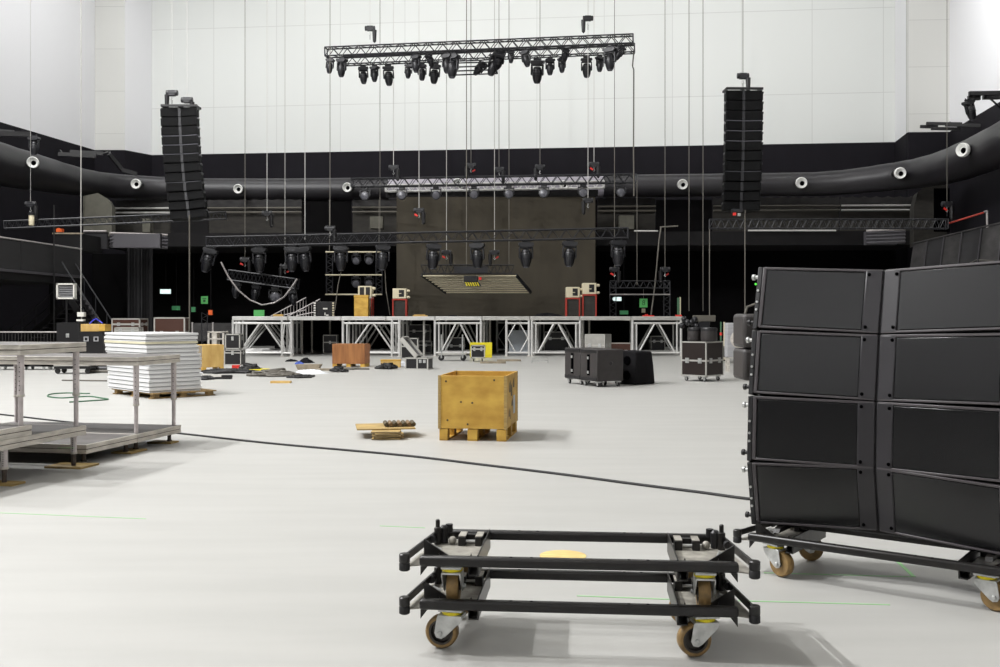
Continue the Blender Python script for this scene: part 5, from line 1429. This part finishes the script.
def dolly(label, loc, rz, angs, group='black steel wheeled dollies'):
    t = thing('speaker_dolly', label, 'dolly', loc, rz, group)
    zb = .236
    for y, nm, L in ((0, 'front_bar', .768), (.6, 'rear_bar', .755)):
        MB().bx(-L, L, y - .026, y + .026, zb - .026, zb + .024).build(nm, 'blk_steel', t, bevel=.013)
        for x in (-.32, -.22, .25, .34):
            MB().lathe([(.008, .02), (.008, .0246)], c=(x, y, zb), n=10).build('bar_hole', 'hole', t)
    for s in (-1, 1):
        # cross channel
        m = MB()
        m.bx(s * .482 - .004, s * .482 + .004, .0, .6, zb - .075, zb + .03).bx(min(s * .482, s * .53), max(s * .482, s * .53), .0, .6, zb - .075, zb - .067).bx(s * .53 - .004, s * .53 + .004, .03, .57, zb - .075, zb - .04)
        m.build('cross_channel', 'blk_steel', t, bevel=.003)
        # end plate
        m = MB()
        pl = [(s * .5, .03), (s * .77, .03), (s * .84, .0), (s * .84, .03), (s * .775, .5), (s * .74, .57), (s * .5, .57)]
        m.prism(pl, zb - .035, zb - .027)
        m.build('end_plate', 'worn_plate', t, bevel=.002)
        # side arm and bumper
        MB().beam((s * .838, .0, zb + .012), (s * .77, .52, zb + .012), .014, .036).build('side_arm', 'blk_steel', t, bevel=.003)
        b = MB().lathe([(.024, -.01), (.027, -.006), (.027, .03), (.022, .035)], c=(s * .842, -.01, zb), n=20).build('bumper', 'blk_steel', t)
        MB().lathe([(.02, -.05), (.027, -.045), (.027, -.015), (.024, -.011)], c=(s * .842, -.01, zb), n=20).build('bumper_roller', 'rubber', b)
        # gussets
        MB().prism([(s * .77, -.03), (s * .77, .085), (s * .62, -.0), (s * .62, -.03)], .1, .11, 'XZ').build('gusset', 'blk_steel', t) if False else None
        g = MB()
        g.add([(s * .765, .105, zb - .03), (s * .765, .105, zb + .08), (s * .61, .105, zb - .02), (s * .61, .105, zb - .03), (s * .765, .117, zb - .03), (s * .765, .117, zb + .08), (s * .61, .117, zb - .02), (s * .61, .117, zb - .03)],
              [(0, 1, 2, 3), (7, 6, 5, 4), (0, 4, 5, 1), (1, 5, 6, 2), (2, 6, 7, 3), (3, 7, 4, 0)])
        g.build('gusset', 'blk_steel', t)
        g = MB()
        g.add([(s * .765, .0, zb - .03), (s * .765, .0, zb - .075), (s * .73, .0, zb - .03), (s * .765, .012, zb - .03), (s * .765, .012, zb - .075), (s * .73, .012, zb - .03)], [(0, 1, 2), (5, 4, 3), (0, 3, 4, 1), (1, 4, 5, 2), (2, 5, 3, 0)])
        g.build('lower_lug', 'blk_steel', t)
        for x in (.52, .68):
            g = MB()
            g.add([(s * x - .015, .035, zb - .027), (s * x + .015, .035, zb - .027), (s * x, .035, zb + .028), (s * x - .015, .05, zb - .027), (s * x + .015, .05, zb - .027), (s * x, .05, zb + .028)], [(0, 1, 2), (5, 4, 3), (0, 3, 4, 1), (1, 4, 5, 2), (2, 5, 3, 0)])
            g.build('small_lug', 'blk_steel', t)
        # latch blocks at the rear
        for x in (.525, .615):
            lb_ = MB().bx(s * x - .02, s * x + .02, .43, .55, zb - .027, zb + .022).build('latch_block', 'blk_steel', t, bevel=.004)
            MB().bx(s * x - .019, s * x + .019, .435, .55, zb + .022, zb + .026).build('wear_cap', 'worn_plate', lb_)
        MB().tube((s * .535, .45, zb - .004), (s * .605, .45, zb - .004), .008, 10).build('latch_rod', 'zinc', t)
        MB().bx(min(s * .51, s * .63), max(s * .51, s * .63), .5, .53, zb - .027, zb + .02).build('latch_back', 'blk_steel', t)
        # pin assembly
        pa = MB().lathe([(.018, -.03), (.02, -.02), (.02, .06), (.012, .065), (.012, .1), (.008, .105)], c=(s * .75, .47, zb), n=16).build('lock_pin', 'blk_steel', t)
        MB().lathe([(.022, -.027), (.024, .055), (.014, .068)], c=(s * .72, .5, zb), n=14).lathe([(.02, .03), (.02, .07)], c=(s * .695, .52, zb), n=12).build('pin_guide', 'blk', pa)
        MB().lathe([(.02, -.02), (.024, 0), (.02, .02)], c=(s * .775, .42, zb + .01), axis='Y', n=12).build('pin_knob', 'blk', pa)
        MB().ball((s * .67, .47, zb - .005), .022).build('round_stud', 'worn_plate', t)
        MB().box((s * .73, .28, zb - .015), (.05, .04, .03), Matrix.Rotation(.4, 3, 'Y')).build('bright_bracket', 'zinc', t)
    for i, (sx, y) in enumerate(((-1, .06), (1, .06), (-1, .54), (1, .54))):
        caster(t, sx * .615, y, zb - .032, angs[i])
    return t
OX, OY, RZ = .372, 4.835, R(-5.0)
dolly('black steel speaker dolly on the floor, lower one of the stacked pair', (OX, OY, 0), RZ, [math.pi - .12, math.pi + .2, math.pi * .8, math.pi * .9])
dolly('black steel speaker dolly stacked on top of another, bright yellow swivels', (OX, OY, .212), RZ, [math.pi / 2, math.pi / 2, math.pi / 2, math.pi / 2])
SO, SR = Vector((2.204, 5.932, 0)), R(-37.1)
dolly('black steel dolly carrying the speaker stack', SO, SR, [-.35, -.1, .35, .2])

# ------------------------------------------------------------------ speaker stack
def cabinet(label, mw, h):
    """line array cabinet; local x width, y back, z up from its base; concave V front"""
    t = thing('speaker_cabinet', label, 'speaker', (0, 0, 0), 0, 'speaker cabinets in the foreground stack')
    t.matrix_world = mw
    t.location, t.rotation_euler = mw.to_translation(), mw.to_euler()
    W, V = .735, .135
    g = .005
    MB().prism([(-W, .02), (-.03, V + .008), (.03, V + .008), (W, .02), (W, .4), (.45, .56), (-.45, .56), (-W, .4)], g, h - g).build('enclosure', 'cab', t, bevel=.008)
    for s in (-1, 1):
        d = Vector((-s * W, V, 0)); d.normalize()
        nrm = Vector((-d.y * -s, -abs(d.x), 0)); nrm = Vector((s * -d.y, -abs(d.x), 0)).normalized()
        def q(u, o):
            b = Vector((s * W, .0, 0)) + Vector((-s * W, V, 0)) * u
            return (b.x + nrm.x * o, b.y + nrm.y * o)
        def plate(u0, u1, o0, o1, z0, z1):
            return MB().prism([q(u0, o1), q(u1, o1), q(u1, o0), q(u0, o0)], z0, z1)
        gl = plate(.035, .855, -.03, .0, .028, h - .03).build('grille', 'grille', t, bevel=.004)
        plate(.855, .995, -.03, .005, .012, h - .012).build('centre_plate', 'strip', t, bevel=.009)
        cp = [o for o in t.children if o.name.startswith('centre_plate')][-1]
        for u in (.885, ):
            for z in (.045, h - .045):
                p = q(u, .006)
                MB().ball((p[0], p[1], z), .011, 10, 6).build('bolt', 'hole', cp)
        plate(.015, .985, -.025, .004, h - .026, h - .010).build('top_lip', 'lip', t, bevel=.003)
        plate(.015, .985, -.025, .004, .010, .024).build('bottom_lip', 'lip', t, bevel=.003)
        plate(.0, .032, -.04, .006, .012, h - .012).build('end_frame', 'lip', t, bevel=.004)
        # rigging rail outside
        r = MB().bx(s * (W + .018) - .016, s * (W + .018) + .016, -.005, .09, .0, h - .01).build('rigging_rail', 'blk', t, bevel=.005)
        for z in (.05, h - .07):
            MB().lathe([(.012, 0), (.012, s * .03), (.02, s * .034), (.02, s * .05), (.01, s * .055)], c=(s * (W + .03), .03, z), axis='X', n=12).build('rail_knob', 'zinc' if z > .1 else 'blk', r)
        m = MB()
        for z in (h * .3, h * .42, h * .6):
            m.lathe([(.008, -.006), (.008, .001)], c=(s * (W + .018), -.006, z), axis='Y', n=8)
        m.build('rail_pins', 'zinc', r)
        MB().bx(s * (W - .05) - .06, s * (W - .05) + .06, .12, .16, h - .012, h - .006).build('top_pad', 'blk', t)
    return t
base = Matrix.Translation(SO) @ Matrix.Rotation(SR, 4, 'Z')
HC = .428
tilts = [R(9), R(1.0), R(-5.0), R(-11)]      # + = base set back from top... around local X
# work upward: bottom cabinet leans its top towards the viewer, top cabinet leans back
yy, zz = .125, .288
poses = []
for i, a in enumerate([10, -3, -9, -14]):
    ang = R(a)
    poses.append((yy, zz, ang))
    yy += -math.sin(ang) * HC
    zz += math.cos(ang) * HC
labs = ['black speaker cabinet at the bottom of the foreground stack, resting on the dolly', 'black speaker cabinet second from the bottom of the foreground stack',
        'black speaker cabinet second from the top of the foreground stack', 'black speaker cabinet at the top of the foreground stack']
cabs = []
for (y, z, a), lab in zip(poses, labs):
    cabs.append(cabinet(lab, base @ Matrix.Translation((-.034, y, z)) @ Matrix.Rotation(a, 4, 'X'), HC))
h_ = cabs[3]
m = MB().lathe([(.007, -.004), (.007, .002)], c=(-.773, -.008, .3), axis='Y', n=8).build('green_led', 'green_led', h_)
m['label'] = 'tiny green light'
# cradle under the stack
cr = thing('stack_cradle', 'black angled cradle between the dolly and the bottom speaker cabinet', 'cradle', SO, SR)
for s in (-1, 1):
    MB().prism([(.08, .262), (.1, .285), (.6, .36), (.62, .262)], s * .62 - .02, s * .62 + .02, 'YZ').build('cradle_wedge', 'blk_steel', cr)
MB().bx(-.64, .64, .3, .34, .262, .29).build('cradle_bar', 'blk_steel', cr)

# cabinet sliver behind the stack on a stand
t = thing('speaker_on_stand', 'dark padded loudspeaker on a stand peeking out behind the foreground stack', 'speaker', (2.32, 8.7, 0))
MB().bx(-.25, .25, -.2, .2, 1.37, 1.66).build('upper_cabinet', 'sub', t, bevel=.03)
MB().bx(-.25, .25, -.2, .2, 1.09, 1.36).build('lower_cabinet', 'sub', t, bevel=.03)
MB().tube((.1, 0, .03), (.1, 0, 1.1), .03, 10).build('pole', 'blk', t)
MB().lathe([(.2, 0), (.2, .02), (.04, .04)], c=(.1, 0, 0), n=20).build('foot_plate', 'blk', t)
MB().path([(-.2, -.05, 1.66), (-.18, -.05, 1.72), (-.1, -.05, 1.75), (0, 0, 1.66)], .012, 6).build('carry_handle', 'cable_grey', t)

# stuff right of flight case, behind
t = thing('fan_heater', 'pale panel box with round grey grille behind the speaker stack', 'fan box', (P(736, 350, 29).x, 29, 0))
MB().bx(-.25, .3, 0, .4, .42, 1.42).build('body', 'panel_g', t, bevel=.02)
MB().lathe([(.2, -.03), (.26, -.02), (.27, .02)], c=(.1, 0, .95), axis='Y', n=24).build('round_grille', 'alu_old', t)
for x in (-.2, .25):
    MB().bx(x - .03, x + .03, .05, .11, 0, .42).bx(x - .03, x + .03, .3, .36, 0, .42).build('leg', 'alu_old', t)
t = thing('small_cart', 'small low cart right of the brown flight case', 'cart', (P(733, 363, 34.5).x - .1, 34.5, 0))
MB().bx(-.4, .5, 0, .6, .5, .56).build('top_shelf', 'cable_grey', t)
MB().bx(-.4, .5, 0, .6, .16, .2).build('low_shelf', 'alu_old', t)
MB().bx(-.3, .1, .1, .5, .2, .5).build('dark_box', 'sub', t)
for x in (-.38, .48):
    for yy in (.03, .57):
        MB().tube((x, yy, .1), (x, yy, .75), .022).build('post', 'alu_leg', t)
        MB().lathe([(.05, -.02), (.06, 0), (.05, .02)], c=(x, yy, .06), axis='Y', n=12).build('wheel', 'rubber', t)
for i, px in enumerate((721, 724.3)):
    t = thing('measuring_pole', 'thin upright pole standing behind the drum bags, %s one' % ('left', 'right')[i], 'pole', (P(px, 340, 36).x, 36, 0), 0, 'thin poles behind the drum bags')
    MB().tube((0, 0, 0), (0, 0, 1.4), .03, 8).build('shaft', 'cable_green' if i == 0 else 'cream', t)
    MB().lathe([(.12, 0), (.12, .03), (.03, .05)], n=12).build('base', 'blk', t)
    if i == 0: MB().lathe([(.045, .92), (.045, 1.02)], n=10).build('red_band', 'red_tag', t)
for i, (px, h0, l, w) in enumerate(((689, 1.35, 'dark folded lighting stand with small lamps right of the stage end', .35), (704, 1.3, 'dark stand topped by a wide grey lamp right of the stage end', .3))):
    t = thing('floor_lamp_stand', l, 'lamp stand', (P(px, 340, 38).x, 38, 0), 0, 'lamp stands right of the stage')
    for a in (0, 2.1, 4.2):
        MB().tube((0, 0, .5), (.4 * math.cos(a), .4 * math.sin(a), .02), .02).build('leg', 'blk', t)
    MB().tube((0, 0, .4), (0, 0, h0), .025).build('pole', 'blk', t)
    if i == 0:
        for q in range(6):
            a = q * 1.1
            MB().ball((.28 * math.cos(a), .15 * math.sin(a), h0 - .1 + .12 * (q % 3)), (.11, .1, .12)).build('small_lamp', 'head2', t)
    else:
        MB().bx(-.42, .42, -.12, .12, h0 + .1, h0 + .34).build('lamp_box', 'cable_grey', t, bevel=.03)
        MB().path([(-.4, 0, h0 - .3), (-.1, .1, h0 - .05), (.3, -.1, h0 - .2), (.42, 0, h0 - .4)], .03, 6).build('cable', 'rubber', t)
        MB().bx(-.2, .2, -.1, .1, h0 - .15, h0 + .1).build('yoke', 'head', t)

# ------------------------------------------------------------------ floor marks
def mark(label, a, b, w=.012, m='tape_green'):
    p, q = G(*a), G(*b)
    tag(MB().beam((0, 0, .0015), q - p + Vector((0, 0, .0015)), w, .002).build('tape_line', m, loc=p), label, 'tape line', 'thin green tape lines on the floor')
mark('thin green tape line on the floor below the dolly of the speaker stack', (738, 601), (890, 605))
mark('thin green tape line on the floor under the speaker stack', (764, 573), (912, 577))
mark('short green tape mark crossing under the speaker stack', (897, 561), (914, 577), .025)
mark('thin green tape line on the floor at the left frame edge', (0, 513), (146, 519))
mark('thin green tape line left of the stacked dollies', (380, 526), (425, 528))
mark('faint green tape line between the stacked dollies', (577, 596), (680, 600))
dl = thing('floor_cover', 'round pale yellow cover on the floor behind the stacked dollies', 'floor cover', G(563, 556))
MB().lathe([(.16, 0), (.16, .004), (.15, .006)], n=32).build('disc', 'disc_y', dl)
tag(MB().bx(-.09, .09, -.01, .01, 0, .003).build('green_scrap', 'tape_green', loc=G(66, 448, .226)), 'scrap of green tape on the lowest grey deck', 'tape')

# ------------------------------------------------------------------ lights and camera
def area(name, loc, power, size, aim=None, color=(1, 1, 1)):
    l = bpy.data.lights.new(name, 'AREA')
    l.shape = 'DISK'; l.size = size; l.energy = power; l.color = color
    o = bpy.data.objects.new(name, l)
    C.objects.link(o)
    o.location = loc
    if aim:
        o.rotation_euler = (Vector(aim) - Vector(loc)).to_track_quat('-Z', 'Y').to_euler()
    return o
for x in (-12, 0, 12):
    for y in (2, 18, 34):
        area('ceiling_lamp', (x, y, 23.5), 260, 2.5, color=(1, .92, .78))
def strip(name, loc, aim, power, sx, sy):
    o = area(name, loc, power, 1, aim)
    o.data.spread = R(110); o.data.shape = 'RECTANGLE'; o.data.size = sx; o.data.size_y = sy
for y, p in ((7, 17000), (14, 13000), (31, 11000)):
    area('hall_flood', (-20.5, y, 23), p, .16, (-2, y - .5, 0))
for y, p in ((10, 8000), (27, 3500)):
    area('hall_flood', (-12, y, 23), p, .16, (-2, y, 0))
strip('back_wall_fill', (0, 43, 23.4), (2, 54, 12), 3000, 34, .8)  # unseen strip lamp, added to brighten the back wall
for y, p in ((14, 2400), (31, 1500), (46, 1250)):
    area('side_wall_fill', (-15.5, y, 23.4), p, 2, (-23, y + 3, 13)).data.spread = R(125)  # unseen lamps added to lift the left wall
for y in (4, 22, 40):
    area('side_wall_fill', (14.5, y, 23.4), 1300, 2, (21, y, 15)).data.spread = R(85)  # unseen lamps added to lift the right wall
w = bpy.data.worlds.new('World')
bpy.context.scene.world = w
w.use_nodes = True
w.node_tree.nodes['Background'].inputs[0].default_value = (0.8, 0.82, 0.85, 1)
w.node_tree.nodes['Background'].inputs[1].default_value = 0.0

cam = bpy.data.cameras.new('camera')
cam.lens = 36; cam.sensor_width = 36; cam.sensor_fit = 'HORIZONTAL'
cam.shift_y = -(333.5 - HOR) / 1000
cam.clip_end = 300
co = bpy.data.objects.new('camera', cam)
C.objects.link(co)
co.location = (0, 0, CAMZ)
co.rotation_euler = (math.pi / 2, 0, 0)
sc = bpy.context.scene
sc.camera = co
sc.view_settings.view_transform = 'Standard'
sc.view_settings.look = 'None'
sc.view_settings.gamma = 1
sc.view_settings.use_curve_mapping = False
sc.view_settings.exposure = -1.76
